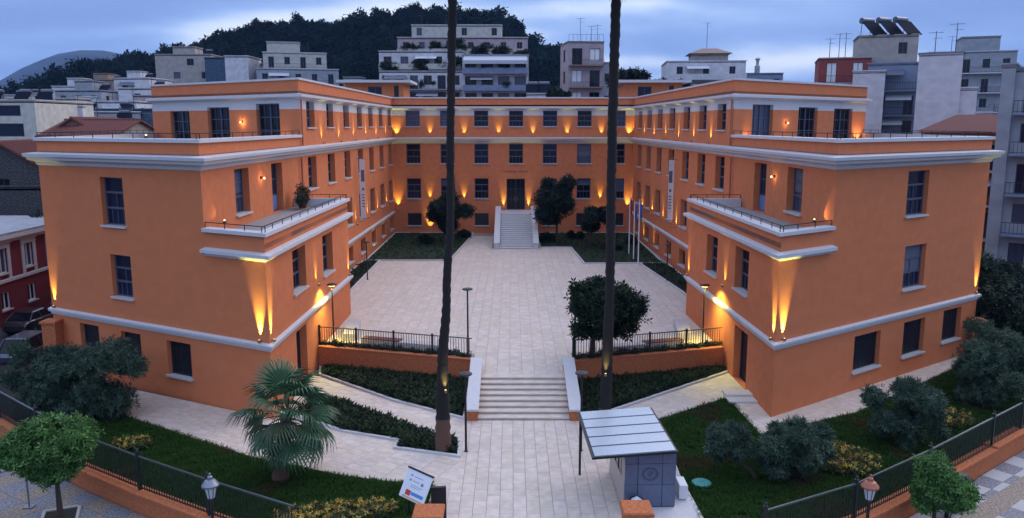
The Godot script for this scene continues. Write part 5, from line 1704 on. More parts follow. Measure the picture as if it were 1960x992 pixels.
func scooter(at: Vector3, turn: float):
	var t := thing("motor_scooter", "dark motor scooter parked on the pavement beside the street tree", "scooter", at, turn)
	for z in [-0.62, 0.62]:
		var w := MB.new()
		w.lathe(Vector3.ZERO, [Vector2(0.12, -0.06), Vector2(0.22, -0.06), Vector2(0.25, 0), Vector2(0.22, 0.06), Vector2(0.12, 0.06)], 14)
		var wo := obj("wheel", w, M.tyre, t, Transform3D(Basis(Vector3.BACK, PI / 2), Vector3(0, 0.25, z)))
		var rm := MB.new()
		rm.lathe(Vector3.ZERO, [Vector2(0, -0.05), Vector2(0.12, -0.05), Vector2(0.12, 0.05), Vector2(0, 0.05)], 10)
		obj("rim", rm, M.rim, wo)
	var b := MB.new()
	b.hexa([Vector3(-0.13, 0.3, 0.85), Vector3(0.13, 0.3, 0.85), Vector3(0.16, 0.25, 0.1), Vector3(-0.16, 0.25, 0.1), Vector3(-0.12, 0.72, 0.9), Vector3(0.12, 0.72, 0.9), Vector3(0.14, 0.68, 0.12), Vector3(-0.14, 0.68, 0.12)])
	b.box(Vector3(0, 0.26, -0.15), Vector3(0.3, 0.08, 0.55))
	b.hexa([Vector3(-0.2, 0.25, -0.38), Vector3(0.2, 0.25, -0.38), Vector3(0.16, 0.25, -0.46), Vector3(-0.16, 0.25, -0.46), Vector3(-0.18, 0.95, -0.5), Vector3(0.18, 0.95, -0.5), Vector3(0.12, 0.95, -0.6), Vector3(-0.12, 0.95, -0.6)])
	b.tube([Vector3(0, 0.25, -0.62), Vector3(0, 0.75, -0.52), Vector3(0, 1.05, -0.45)], [0.035, 0.04, 0.03], 7)
	obj("body", b, M.car_black, t)
	var s := MB.new()
	s.bbox(Vector3(0, 0.77, 0.48), Vector3(0.28, 0.12, 0.75), 0.04)
	obj("saddle", s, M.tyre, t)
	var hb := MB.new()
	hb.tube([Vector3(-0.35, 1.06, -0.36), Vector3(-0.1, 1.05, -0.46), Vector3(0.1, 1.05, -0.46), Vector3(0.35, 1.06, -0.36)], [0.018, 0.018, 0.018, 0.018], 6)
	for q in [-1, 1]:
		hb.tube([Vector3(q * 0.2, 1.06, -0.42), Vector3(q * 0.3, 1.25, -0.45)], [0.008, 0.008], 5)
		hb.box(Vector3(q * 0.32, 1.28, -0.45), Vector3(0.11, 0.08, 0.02))
	obj("handlebar", hb, M.metal_dark, t)
	var bx := MB.new()
	bx.bbox(Vector3(0, 0.98, 0.98), Vector3(0.36, 0.3, 0.34), 0.05)
	obj("top_box", bx, M.metal_dark, t)
	obj("headlight", box_mesh(Vector3(0.16, 0.12, 0.05)), M.headlight, t, Transform3D(Basis(), Vector3(0, 0.82, -0.6)))

# ---------------------------------------------------------------- the town behind
func block(t: Node, x0: float, x1: float, d0: float, d1: float, y0: float, y1: float, m: String, o := {}):
	# a volume in the thing's own plan axes; d0 is its front. o: floors (height), bays, win (w, h), balcony, band, side
	var fh: float = o.get("fh", 3.0)
	var bays: int = o.get("bays", 3)
	var ww: float = o.get("ww", 1.1)
	var wh: float = o.get("wh", 1.5)
	var front := wl(Vector2(x0, d0), Vector2(x1, d0))
	var ops := []
	var n := int((y1 - y0 - 0.3) / fh)
	var skip: Array = o.get("skip", [])
	for f in n:
		var fy := y1 - 0.35 - (f + 1) * fh
		for b in bays:
			if skip.has(f * 10 + b):
				continue
			var c: float = front.L * (b + 0.5) / bays
			var door: bool = o.get("balcony", false) and (b + f) % 2 == 0
			ops.append([c - ww / 2, c + ww / 2, fy + (0.1 if door else 0.9), minf(fy + 0.9 + wh, y1 - 0.4)])
	for e in o.get("ops", []):
		ops.append(e)
	var mb := MB.new()
	wall_mesh(mb, front, y0, y1, ops, 0.22)
	var c := [Vector2(x0, d0), Vector2(x1, d0), Vector2(x1, d1), Vector2(x0, d1)]
	var sides := []
	for k in range(1, 4):
		var w := wl(c[k], c[(k + 1) % 4])
		var so := []
		if o.get("side", 0) > 0 and k != 2:
			for f in n:
				for b in int(o.side):
					var cc: float = w.L * (b + 0.5) / o.side
					so.append([cc - ww / 2, cc + ww / 2, y1 - 0.35 - (f + 1) * fh + 0.9, minf(y1 - 0.35 - (f + 1) * fh + 0.9 + wh, y1 - 0.4)])
		wall_mesh(mb, w, y0, y1, so, 0.22)
		sides.append([w, so])
	var wall := obj("wall", mb, M[m], t)
	for e in ops:
		window(t, front, e, "cross", 0.22, o.get("glass", ["glass", "glass_b", "curtain", "glass_b"])[rng.randi() % o.get("glass", [1, 2, 3, 4]).size()], "frame" if rng.randf() < 0.6 else "frame_dark", false)
	for s in sides:
		for e in s[1]:
			window(t, s[0], e, "cross", 0.22, ["glass", "glass_b"][rng.randi() % 2], "frame_dark", false)
	var rf := MB.new()
	rf.prism(c, y1 - 0.3, y1 - 0.15)
	var roof := obj("roof", rf, M.roofing, t)
	var cp := MB.new()
	cp.sweep(c, [Vector2(0, y1 - 0.02), Vector2(0.12, y1 - 0.01), Vector2(0.12, y1 + 0.12), Vector2(-0.2, y1 + 0.13), Vector2(-0.2, y1 - 0.2)], true)
	obj("coping", cp, M[o.get("trim", m)], roof)
	if o.get("balcony", false):
		for f in n:
			var fy := y1 - 0.35 - (f + 1) * fh
			var dp: float = o.get("bal_depth", 1.1)
			var bm := MB.new()
			bm.box(Vector3((x0 + x1) / 2, fy, -d0 + dp / 2), Vector3(x1 - x0 - 0.3, 0.16, dp))
			var slab := obj("balcony", bm, M[o.get("trim", m)], t)
			var rl := MB.new()
			if o.get("solid", false):
				rl.box(Vector3((x0 + x1) / 2, fy + 0.5, -d0 + dp - 0.05), Vector3(x1 - x0 - 0.3, 0.9, 0.08))
				obj("parapet", rl, M[o.get("trim", m)], slab)
			else:
				rl.box(Vector3((x0 + x1) / 2, fy + 1.0, -d0 + dp - 0.05), Vector3(x1 - x0 - 0.3, 0.05, 0.05))
				rl.box(Vector3((x0 + x1) / 2, fy + 0.2, -d0 + dp - 0.05), Vector3(x1 - x0 - 0.3, 0.04, 0.04))
				var k := int((x1 - x0) / 0.28)
				for i in k + 1:
					rl.box(Vector3(x0 + 0.15 + (x1 - x0 - 0.3) * i / k, fy + 0.55, -d0 + dp - 0.05), Vector3(0.03, 0.9, 0.03))
				obj("railing", rl, M.metal_dark, slab)
			if o.get("plants", 0) > 0:
				var cl := []
				for k in int(o.plants):
					var px := rng.randf_range(x0 + 0.5, x1 - 0.5)
					cl.append([Vector3(px, fy + rng.randf_range(0.7, 1.3), -d0 + dp - 0.3), Vector3(rng.randf_range(0.4, 1.1), rng.randf_range(0.3, 0.8), 0.35)])
				foliage(slab, "balcony_plants", cl, 45 * int(o.plants), 0.4, [Color(0.014, 0.028, 0.016), Color(0.028, 0.040, 0.022)])
			if rng.randf() < o.get("awn", 0.3):
				var aw := MB.new()
				var ax := rng.randf_range(x0 + 0.6, (x0 + x1) / 2)
				var aw_w := minf((x1 - x0) * 0.45, 4.0)
				aw.hexa([Vector3(ax, fy + 1.85, -d0 + dp + 0.2), Vector3(ax + aw_w, fy + 1.85, -d0 + dp + 0.2), Vector3(ax + aw_w, fy + 2.5, -d0 + 0.02), Vector3(ax, fy + 2.5, -d0 + 0.02), Vector3(ax, fy + 1.9, -d0 + dp + 0.2), Vector3(ax + aw_w, fy + 1.9, -d0 + dp + 0.2), Vector3(ax + aw_w, fy + 2.56, -d0 + 0.02), Vector3(ax, fy + 2.56, -d0 + 0.02)])
				obj("awning", aw, M.awning if rng.randf() < 0.7 else M.awning_dark, slab)
	return wall

func antenna(t: Node, x: float, y: float, d: float, h: float):
	var mb := MB.new()
	mb.tube([W(x, y, d), W(x, y + h, d)], [0.05, 0.035], 5)
	for k in 4:
		mb.box(W(x, y + h - 0.15 - 0.0 * k, d) + Vector3(-0.6 + 0.4 * k, 0, 0), Vector3(0.03, 0.03, 0.7 - 0.1 * k))
	mb.box(W(x, y + h - 0.15, d), Vector3(1.5, 0.035, 0.035))
	mb.box(W(x + 0.2, y + h - 0.75, d), Vector3(0.9, 0.03, 0.03))
	obj("antenna", mb, M.metal_dark, t)

func solar_heater(t: Node, x: float, y: float, d: float, s := 1.0, turn := 0.0):
	var tr := Transform3D(Basis(Vector3.UP, turn).scaled(Vector3.ONE * s), W(x, y, d))
	var mb := MB.new()
	mb.tube([Vector3(-0.7, 1.45, -0.5), Vector3(0.7, 1.45, -0.5)], [0.28, 0.28], 12)
	var tk := obj("water_tank", mb, M.tank, t, tr)
	var p := MB.new()
	p.hexa([Vector3(-0.95, 0.1, 1.1), Vector3(0.95, 0.1, 1.1), Vector3(0.95, 0.04, 1.06), Vector3(-0.95, 0.04, 1.06), Vector3(-0.95, 1.35, -0.18), Vector3(0.95, 1.35, -0.18), Vector3(0.95, 1.29, -0.22), Vector3(-0.95, 1.29, -0.22)])
	obj("solar_panel", p, M.solar, tk)
	var l := MB.new()
	for q in [-0.6, 0.6]:
		l.tube([Vector3(q, 0, -0.6), Vector3(q, 1.3, -0.5)], [0.03, 0.03], 5)
		l.tube([Vector3(q, 0, 1.0), Vector3(q, 0.1, 1.05)], [0.03, 0.03], 5)
	obj("stand", l, M.metal_dark, tk)

func gable_house(label: String, at: Vector3, turn: float, w: float, dep: float, eave: float, ridge: float, m: String):
	# the ridge runs along the depth; the gable faces the front
	var t := thing("tiled_house", label, "house", at, turn)
	var mb := MB.new()
	var fw := wl(Vector2(-w / 2, 0), Vector2(w / 2, 0))
	wall_mesh(mb, fw, -0.4, eave, [[w / 2 - 0.5, w / 2 + 0.5, eave - 2.2, eave - 0.7]], 0.25)
	wall_mesh(mb, wl(Vector2(w / 2, 0), Vector2(w / 2, dep)), -0.4, eave)
	wall_mesh(mb, wl(Vector2(w / 2, dep), Vector2(-w / 2, dep)), -0.4, eave)
	wall_mesh(mb, wl(Vector2(-w / 2, dep), Vector2(-w / 2, 0)), -0.4, eave)
	for z in [0.0, -dep]:
		mb.tri(Vector3(-w / 2, eave, z), Vector3(w / 2, eave, z), Vector3(0, ridge - 0.1, z))
	obj("wall", mb, M[m], t)
	window(t, fw, [w / 2 - 0.5, w / 2 + 0.5, eave - 2.2, eave - 0.7], "cross", 0.25, "glass", "frame_dark", false)
	var sl := (ridge - eave) / (w / 2)
	for s in [-1, 1]:
		var r := MB.new()
		var a := Vector3(s * (w / 2 + 0.35), eave - 0.35 * sl, 0.35)
		var b := Vector3(0, ridge, 0.35)
		var down := Vector3(0, -0.14, 0)
		var back := Vector3(0, 0, -dep - 0.7)
		if s > 0:
			r.hexa([b + down, a + down, a + down + back, b + down + back, b, a, a + back, b + back])
		else:
			r.hexa([a + down, b + down, b + down + back, a + down + back, a, b, b + back, a + back])
		var rf := obj("roof", r, M.tiles_red, t)
		var tiles := MB.new()
		var n := int((dep + 0.7) / 0.42)
		for i in n:  # rolls of the pantiles running down the slope
			var z := 0.2 - i * 0.42
			tiles.tube([Vector3(s * 0.05, ridge - 0.02, z), Vector3(a.x, a.y + 0.01, z)], [0.1, 0.1], 6, false)
		tag(obj("tile_rolls", tiles, M.tiles_red, rf), "", "", "", "stuff")
	var rd := MB.new()
	rd.tube([Vector3(0, ridge + 0.02, 0.36), Vector3(0, ridge + 0.02, -dep - 0.36)], [0.14, 0.14], 8)
	obj("ridge", rd, M.tiles_red, t)
	return t

func build_town():
	# --- beside the street of parked cars
	var rh := thing("red_townhouse", "dark red old townhouse with white cornice and window surrounds", "house", Vector3.ZERO)
	var rw := wl(Vector2(-33.8, 74.0), Vector2(-34.2, 44.0))
	rw = wl(Vector2(-34.0, 44.0), Vector2(-34.2, 63.0))
	var ro := []
	var rs := []
	for k in 6:
		ro.append([2.2 + k * 3.0, 3.3 + k * 3.0, 3.15, 4.85])
		rs.append([2.25 + k * 3.0, 3.25 + k * 3.0, 0.7, 1.9])
	var mb := MB.new()
	wall_mesh(mb, rw, -0.4, 5.6, ro + rs, 0.2)
	wall_mesh(mb, wl(Vector2(-34.2, 63.0), Vector2(-44, 63.0)), -0.4, 5.6)
	wall_mesh(mb, wl(Vector2(-44, 44.0), Vector2(-34.0, 44.0)), -0.4, 5.6)
	obj("wall", mb, M.red_house, rh)
	for o in ro + rs:
		var f = window(rh, rw, o, "cross", 0.2, "curtain" if o[2] > 2 else "glass_b", "white_paint")
		if o[2] > 2:
			var s := MB.new()
			var wd: float = o[1] - o[0]
			var ht: float = o[3] - o[2]
			for q in [-1, 1]:
				s.box(Vector3(q * (wd / 2 + 0.14), ht / 2 - 0.2, 0.18), Vector3(0.28, ht + 0.7, 0.1))
			s.box(Vector3(0, ht + 0.14, 0.183), Vector3(wd + 0.56, 0.3, 0.12))
			s.box(Vector3(0, ht + 0.34, 0.2), Vector3(wd + 0.8, 0.1, 0.24))
			obj("surround", s, M.trim, f)
	for e in [[2.5, 2.72, 0.12], [5.2, 5.45, 0.25], [5.45, 5.75, 0.5]]:
		var c := MB.new()
		c.sweep([Vector2(-44, 44.0), Vector2(-34.0, 44.0), Vector2(-34.2, 63.0)], [Vector2(0, e[0]), Vector2(e[2], e[0] + 0.03), Vector2(e[2], e[1]), Vector2(0, e[1] + 0.03)])
		obj("cornice", c, M.trim, rh)
	var rr := MB.new()
	rr.prism([Vector2(-44, 43.6), Vector2(-33.5, 43.6), Vector2(-33.7, 63.2), Vector2(-44, 63.2)], 5.75, 5.9)
	obj("roof", rr, M.f_grey, rh)
	car("dark blue-grey car with a roof rail parked by the end pier", W(-27.6, -0.35, 44.6), 0.02, "car_blue", true)
	car("black estate car parked along the red townhouse", W(-31.6, -0.35, 51.5), 0.0, "car_black", false)
	car("dark car parked farthest along the red townhouse", W(-31.9, -0.35, 57.2), 0.0, "car_grey", false)
	car("dark blue car half hidden behind the building corner", W(-27.9, -0.35, 50.2), 0.0, "car_blue", false)
	car("black car at the kerb of the striped pavement", W(18.4, -0.35, 23.7), -0.75, "car_black", false)
	scooter(W(15.15, -0.21, 25.7), 2.4)
	var sw := thing("stone_house", "old rubble-stone house wall behind the red townhouse", "house", W(-39.5, -0.35, 66.0))
	block(sw, -5.0, 5.5, 0.0, 9.0, 0.0, 8.3, "stone", {"bays": 2, "fh": 3.6, "skip": [0, 1]})
	gable_house("stone gabled house with a red tiled roof beside the terrace coping", W(-42.0, 0, 66.2), 0.12, 7.4, 10.0, 9.3, 11.6, "stone")
	gable_house("brown gabled house with a red tiled roof behind the terrace", W(-46.0, 0, 85.0), 0.1, 5.6, 12.0, 11.9, 13.7, "f_brown")
	gable_house("low house with a wide red tiled roof showing over the terrace", W(-39.6, 0, 86.0), 1.45, 9.0, 8.0, 12.0, 13.5, "f_beige")
	var of := thing("office_block", "cream office block with long dark strip windows and roof heaters", "building", W(-64.0, -0.35, 100.0), 0.0)
	block(of, -9.0, 5.4, 0.0, 14.0, 0.0, 16.3, "f_ivory", {"bays": 0, "ops": [[0.3, 12.6, 14.4, 15.7], [0.3, 12.8, 11.9, 13.5], [0.3, 12.9, 9.4, 11.2], [0.3, 12.9, 6.4, 8.2]]})
	for x in [-3.0, 0.6, 3.4]:
		solar_heater(of, x, 16.2, 6.0)
	var far := [
		# label, x, d, width, depth, top, wall, options
		["cream block of flats with small balconies behind the office block", -72.5, 130.0, 8.5, 10.0, 15.2, "f_cream", {"bays": 3, "balcony": true, "trim": "f_white"}],
		["white house with a flat roof high behind the office block", -103.0, 190.0, 8.0, 10.0, 21.8, "f_white", {"bays": 3}],
		["pale flats with a dark balcony row behind the tiled roofs", -85.0, 160.0, 9.0, 10.0, 19.6, "f_grey", {"bays": 3, "balcony": true, "solid": true}],
		["brown unfinished block at the foot of the wooded hill", -117.0, 230.0, 10.0, 12.0, 25.4, "f_brown", {"bays": 4}],
		["white flats with one small dark window above the netted building", -68.8, 150.0, 7.0, 9.0, 19.6, "f_white", {"bays": 3, "skip": [0, 2, 10, 12]}],
		["white low house below the beige block", -77.5, 168.0, 8.0, 9.0, 22.4, "f_white", {"bays": 2, "balcony": true, "solid": true}],
		["beige concrete block with plain side under the wooded hill", -76.0, 190.0, 13.0, 10.0, 29.0, "f_beige", {"bays": 4, "ww": 1.6, "skip": [0, 1, 10, 12, 3]}],
		["white windowless block beside the blue netting", -57.0, 170.0, 4.8, 9.0, 27.0, "f_white", {"bays": 0}],
		["grey house with shaded balconies between white block and stepped flats", -52.0, 178.0, 5.5, 9.0, 26.0, "f_grey", {"bays": 2, "balcony": true}],
		["low grey flats half hidden at the foot of the wooded hill", -31.0, 160.0, 9.0, 9.0, 20.3, "f_grey", {"bays": 3, "balcony": true, "trim": "f_beige"}],
		["small white house with a dark doorway above the tiled roofs", -62.0, 128.0, 6.0, 8.0, 16.6, "f_white", {"bays": 2, "balcony": true}],
		["grey flats with laundry balconies above the cream flats", -92.0, 175.0, 10.0, 10.0, 18.6, "f_grey", {"bays": 4, "balcony": true, "awn": 0.6}],
		["low cream block directly behind the office block", -80.0, 118.0, 9.0, 9.0, 12.6, "f_cream", {"bays": 3, "balcony": true, "solid": true}],
		["white stepped house at the edge of the wood above the brown block", -100.0, 215.0, 9.0, 9.0, 25.0, "f_white", {"bays": 3}],
		["pinkish flats between the netted building and the low white house", -63.5, 142.0, 5.0, 8.0, 18.0, "f_pink", {"bays": 2, "balcony": true, "awn": 0.7}],
		["narrow white flats with awnings near the office roof heaters", -86.5, 140.0, 7.0, 8.0, 15.6, "f_white", {"bays": 3, "balcony": true, "awn": 0.9}],
		["long low grey block far behind the office roof", -140.0, 215.0, 22.0, 12.0, 18.6, "f_grey", {"bays": 7}],
	]
	for e in far:
		var t := thing("block_of_flats", e[0], "building", W(e[1], -0.35, e[2]), 0.0, "far blocks of flats")
		e[7]["side"] = 2 if e[7].get("bays", 0) > 0 else 0
		block(t, -e[3] / 2, e[3] / 2, 0.0, e[4], 0.0, e[5] + 0.35, e[6], e[7])
		if e[7].get("bays", 0) > 2:
			block(t, -e[3] * 0.3, e[3] * 0.1, e[4] * 0.4, e[4] * 0.9, e[5] + 0.2, e[5] + 2.4, e[6], {"bays": 1, "fh": 2.0, "wh": 0.8})
			solar_heater(t, e[3] * 0.32, e[5] + 0.25, e[4] * 0.5)
		antenna(t, e[3] * 0.2, e[5] + 0.3, 3.0, 2.6)
	var q := RandomNumberGenerator.new()
	q.seed = 909
	for k in 40:
		var lefty := k < 32
		var d := q.randf_range(104, 215)
		var x := d * (q.randf_range(-0.66, -0.40) if lefty else q.randf_range(0.30, 0.60))
		var top := 13.0 + (d - 112) * q.randf_range(0.02, 0.075) + q.randf_range(-1.0, 2.0)
		var m: String = ["f_white", "f_cream", "f_grey", "f_pink", "f_beige", "f_blue"][q.randi() % 6]
		var w := q.randf_range(5.0, 9.0)
		var turn := (0.35 if lefty else -0.35) + q.randf_range(-0.15, 0.15)
		var bays := 2 + q.randi() % 3
		var balc := q.randf() < 0.75
		var solid := q.randf() < 0.4
		var tone: String = {"f_white": "white", "f_cream": "cream", "f_grey": "grey", "f_pink": "pinkish", "f_beige": "beige", "f_blue": "blue-grey"}[m]
		var t := thing("town_house", "%s flat-roofed house %s, %d windows wide, %s" % [tone, ("with walled balconies" if solid else "with railed balconies") if balc else "without balconies", bays, "below the wooded hill" if lefty else "beyond the wing by the flats"], "building", W(x, -0.35, d), turn, "crowded houses of the town")
		block(t, -w / 2, w / 2, 0.0, 8.0, 0.0, top, m, {"bays": bays, "balcony": balc, "solid": solid, "awn": 0.6, "side": 2, "trim": "f_white", "fh": 2.9})
		if q.randf() < 0.6:
			block(t, -w * 0.35, w * 0.05, 3.0, 7.0, top - 0.1, top + 2.2, m, {"bays": 1, "fh": 2.0, "wh": 0.8})
		if q.randf() < 0.6:
			solar_heater(t, w * 0.25, top - 0.1, 4.0, 1.0, q.randf_range(-0.8, 0.8))
		antenna(t, w * 0.38, top, 3.0, q.randf_range(2.0, 3.6))
	var nt := thing("netted_building", "building wrapped in teal-blue scaffold netting behind the tiled roofs", "building", W(-57.8, -0.35, 120.0))
	block(nt, -4.9, 4.9, 0.0, 10.0, 0.0, 15.6, "net_teal", {"bays": 0})
	for x in [-4.85, -2.6, 0.0, 1.9, 4.85]:
		var p := MB.new()
		p.tube([W(x, 0, -0.15), W(x, 15.9, -0.15)], [0.05, 0.05], 6)
		obj("scaffold_pole", p, M.metal_grey, nt)
	for y in [9.5, 12.4, 15.0]:
		var p := MB.new()
		p.box(W(0, y, -0.12), Vector3(9.8, 0.06, 0.06))
		obj("scaffold_ledger", p, M.metal_grey, nt)
	var n2 := thing("netted_building", "narrow block hung with bright blue netting beside the beige concrete block", "building", W(-66.8, -0.35, 185.0))
	block(n2, -2.4, 2.4, 0.0, 8.0, 0.0, 28.2, "net_blue", {"bays": 0})
	# stepped flats with roof terraces
	var ap := thing("stepped_flats", "flats with stepped roof terraces and railings under the wooded hill", "building", W(-44.5, -0.35, 168.0), 0.25)
	block(ap, -7.5, 8.8, 0.0, 12.0, 0.0, 24.6, "f_grey", {"bays": 5, "balcony": true, "trim": "f_white", "awn": 0.5})
	block(ap, -6.2, 6.5, 2.0, 12.0, 24.5, 28.0, "f_cream", {"bays": 4, "fh": 2.9, "balcony": true, "trim": "f_white"})
	block(ap, -5.4, 1.2, 3.5, 11.0, 28.0, 30.2, "f_cream", {"bays": 2, "fh": 2.0, "wh": 0.9})
	antenna(ap, 3.0, 28.0, 5.0, 2.4)
	# the terraced block in the middle
	var te := thing("terraced_flats", "large terraced white block of flats with planted balconies behind the middle facade", "building", W(-10.7, -0.35, 150.0))
	block(te, -13.6, 1.6, 0.0, 14.0, 0.0, 23.0, "f_white", {"bays": 6, "balcony": true, "trim": "f_grey", "bal_depth": 1.9, "awn": 0.9, "ww": 1.5, "wh": 1.7, "plants": 5})
	block(te, 1.7, 13.7, -1.2, 14.0, 0.0, 25.8, "f_white", {"bays": 4, "balcony": true, "trim": "f_blue", "solid": true, "bal_depth": 1.9, "awn": 0.7, "ww": 2.1, "wh": 1.7, "plants": 2})
	block(te, -14.2, 1.6, 4.0, 18.0, 23.0, 26.9, "f_white", {"bays": 5, "balcony": true, "trim": "f_cream", "solid": true, "bal_depth": 1.8, "awn": 0.9, "ww": 1.5, "plants": 6})
	block(te, -11.8, 13.8, 12.0, 26.0, 25.8, 30.2, "f_pink", {"bays": 8, "balcony": true, "trim": "f_cream", "solid": true, "fh": 2.9, "bal_depth": 2.2, "plants": 14})
	block(te, -9.8, 8.6, 19.0, 27.0, 30.0, 33.4, "f_cream", {"bays": 6, "fh": 2.6, "trim": "f_white", "skip": [1, 2, 4]})
	var la := MB.new()
	la.hexa([W(2.0, 24.6, -3.6), W(13.4, 24.6, -3.6), W(13.4, 25.5, -1.25), W(2.0, 25.5, -1.25), W(2.0, 24.68, -3.6), W(13.4, 24.68, -3.6), W(13.4, 25.58, -1.25), W(2.0, 25.58, -1.25)])
	la.box(W(7.7, 24.35, -3.6), Vector3(11.4, 0.6, 0.04))
	obj("long_awning", la, M.awning, te)
	for x in [-8.0, -3.0]:
		antenna(te, x, 33.4, 22.0, 2.4)
	for e in [[-9.0, 27.0, 11.0, 1.6], [-4.0, 27.0, 11.2, 2.0], [-0.5, 27.0, 10.8, 2.0], [4.5, 25.9, 3.0, 1.7], [9.0, 25.9, 4.0, 1.6], [12.0, 25.9, 6.0, 1.5], [-12.0, 23.1, 2.6, 1.3], [-6.2, 23.1, 2.5, 1.4], [1.0, 23.0, 2.5, 2.2]]:
		var p := thing("terrace_shrub", "dark shrub growing on a terrace of the large white flats", "shrub", W(e[0] - 10.7, e[1] - 0.35, e[2] + 150.0), 0.0, "shrubs on the terraces of the white flats")
		foliage(p, "foliage", blob_clumps(Vector3(0, e[3] * 0.5, 0), Vector3(e[3], e[3] * 0.7, e[3] * 0.7), 6, 0.6, int(e[0] * 7) + 500), 300, 0.6, [Color(0.014, 0.026, 0.016), Color(0.022, 0.034, 0.02)])
	var he := thing("heater_roof", "low white building topped by two boiler tanks next to the balcony tower", "building", W(4.6, -0.35, 140.0))
	block(he, -2.0, 3.0, 0.0, 6.0, 0.0, 18.6, "f_white", {"bays": 2})
	for x in [-1.0, 1.0]:
		solar_heater(he, x, 18.5, 1.6, 1.3)
	# the narrow tower
	var to := thing("balcony_tower", "narrow pinkish tower block with iron balconies and roof aerials", "building", W(14.2, -0.35, 150.0), 0.12)
	block(to, -4.0, 2.6, 0.0, 8.0, 0.0, 28.2, "f_pink", {"bays": 2, "balcony": true, "trim": "f_brown", "ww": 1.9, "wh": 2.2, "side": 1, "fh": 3.9, "awn": 0.0, "bal_depth": 1.5, "glass": ["white_paint", "white_paint", "glass"]})
	block(to, 2.6, 4.4, 0.6, 8.0, 0.0, 24.6, "f_grey", {"bays": 1, "fh": 4.0})
	for e in [[-1.2, 4.6], [0.9, 3.2], [2.0, 3.4]]:
		antenna(to, e[0], 28.2, 3.0, e[1])
	var rl := MB.new()
	for k in 9:
		rl.box(W(-3.9 + k * 0.8, 28.9, 0.1), Vector3(0.04, 1.3, 0.04))
	rl.box(W(-0.7, 29.5, 0.1), Vector3(6.4, 0.04, 0.04))
	obj("roof_railing", rl, M.metal_dark, to)
	for e in [[18.6, 20.0, 3.0, 61], [22.3, 19.6, 2.5, 62], [27.0, 19.0, 1.6, 63], [7.5, 17.8, 1.7, 64]]:
		var cl := blob_clumps(Vector3(0, e[1], 0), Vector3(e[2], e[2] * 0.8, e[2]), 16, 0.42, e[3])
		tree("roofline_tree", "dark tree rising behind the roof hut between tower and white flats", W(e[0], -0.35, 132.0), limbs(e[1] - 2.0, 0.3, cl), cl, 1500, 0.6, [Color(0.014, 0.026, 0.02), Color(0.024, 0.036, 0.022)], false, "trees behind the roof hut")
	# white flats with a hipped penthouse
	var wf := thing("penthouse_flats", "white flats with deep shaded balcony and hip-roofed penthouse", "building", W(37.0, -0.35, 150.0), -0.1)
	block(wf, -8.6, 5.6, 0.0, 12.0, 0.0, 24.8, "f_white", {"bays": 3, "balcony": true, "bal_depth": 2.2, "trim": "f_white", "solid": true, "awn": 1.0})
	block(wf, 5.6, 12.5, 1.0, 12.0, 0.0, 22.6, "f_blue", {"bays": 3})
	block(wf, -3.6, 3.0, 4.0, 10.0, 24.7, 26.4, "f_beige", {"bays": 2, "fh": 1.4, "wh": 0.7})
	var hp := MB.new()
	hp.hexa([W(-4.3, 26.5, 3.2), W(3.7, 26.5, 3.2), W(3.7, 26.5, 10.8), W(-4.3, 26.5, 10.8), W(-1.6, 27.6, 6.0), W(1.0, 27.6, 6.0), W(1.0, 27.6, 8.0), W(-1.6, 27.6, 8.0)])
	obj("hip_roof", hp, M.f_brown, wf)
	antenna(wf, -0.6, 27.5, 7.0, 5.0)
	var st := MB.new()
	st.lathe(W(8.6, 22.6, 5.0), [Vector2(0, 0), Vector2(0.5, 0), Vector2(0.5, 1.6), Vector2(0.25, 1.8), Vector2(0.3, 2.6), Vector2(0.55, 2.9), Vector2(0, 3.2)], 9)
	obj("chimney", st, M.f_grey, wf)
	# the cluster beside the long wing
	var rd := thing("red_penthouse_flats", "flats with red penthouse, white shutters and three tilted solar heaters on top", "building", W(47.5, -0.35, 110.0), -0.30)
	block(rd, -6.0, 0.6, 0.0, 9.0, 0.0, 22.2, "f_red", {"bays": 2, "ww": 1.3, "wh": 1.9, "balcony": true, "trim": "f_beige", "awn": 0.0, "glass": ["white_paint"]})
	block(rd, -1.0, 6.4, 2.0, 9.0, 0.0, 25.2, "f_beige", {"bays": 2, "skip": [0, 10, 11, 20, 21, 30, 31]})
	for k in 3:
		solar_heater(rd, 0.6 + k * 2.1, 25.2, 3.5, 1.5, 0.75)
	for e in [[-4.6, 2.8], [-3.4, 3.4], [-2.6, 3.4]]:
		antenna(rd, e[0], 22.3, 2.0, e[1])
	var wg := thing("white_gable_wall", "tall white windowless side of a house with a stained top, behind the terrace", "building", W(42.3, -0.35, 97.0), -0.43)
	block(wg, -1.8, 1.7, 0.0, 8.0, 0.0, 19.6, "f_white", {"bays": 0})
	var br := thing("blue_recess_flats", "narrow blue-grey flats with a tilted awning between two white walls", "building", W(47.3, -0.35, 101.0), -0.45)
	block(br, -3.2, 3.2, 0.0, 8.0, 0.0, 20.8, "f_blue", {"bays": 2, "balcony": true, "awn": 0.9, "bal_depth": 0.9, "skip": [0, 1]})
	var ww := thing("white_party_wall", "large stepped white party wall without windows above a red roof", "building", W(46.0, -0.35, 88.0), -0.5)
	block(ww, -2.2, 2.0, 0.0, 10.0, 0.0, 20.9, "f_white", {"bays": 0, "trim": "f_blue"})
	block(ww, 2.0, 3.6, 0.3, 10.0, 0.0, 17.2, "f_white", {"bays": 0})
	block(ww, 3.6, 5.2, 0.5, 10.0, 0.0, 14.6, "f_white", {"bays": 0})
	for e in [[-0.8, 2.6], [1.2, 3.4]]:
		antenna(ww, e[0], 20.9, 3.0, e[1])
	var ra := thing("balconied_flats", "grey-blue flats with many small balconies beyond the red roof", "building", W(78.5, -0.35, 140.0), -0.35)
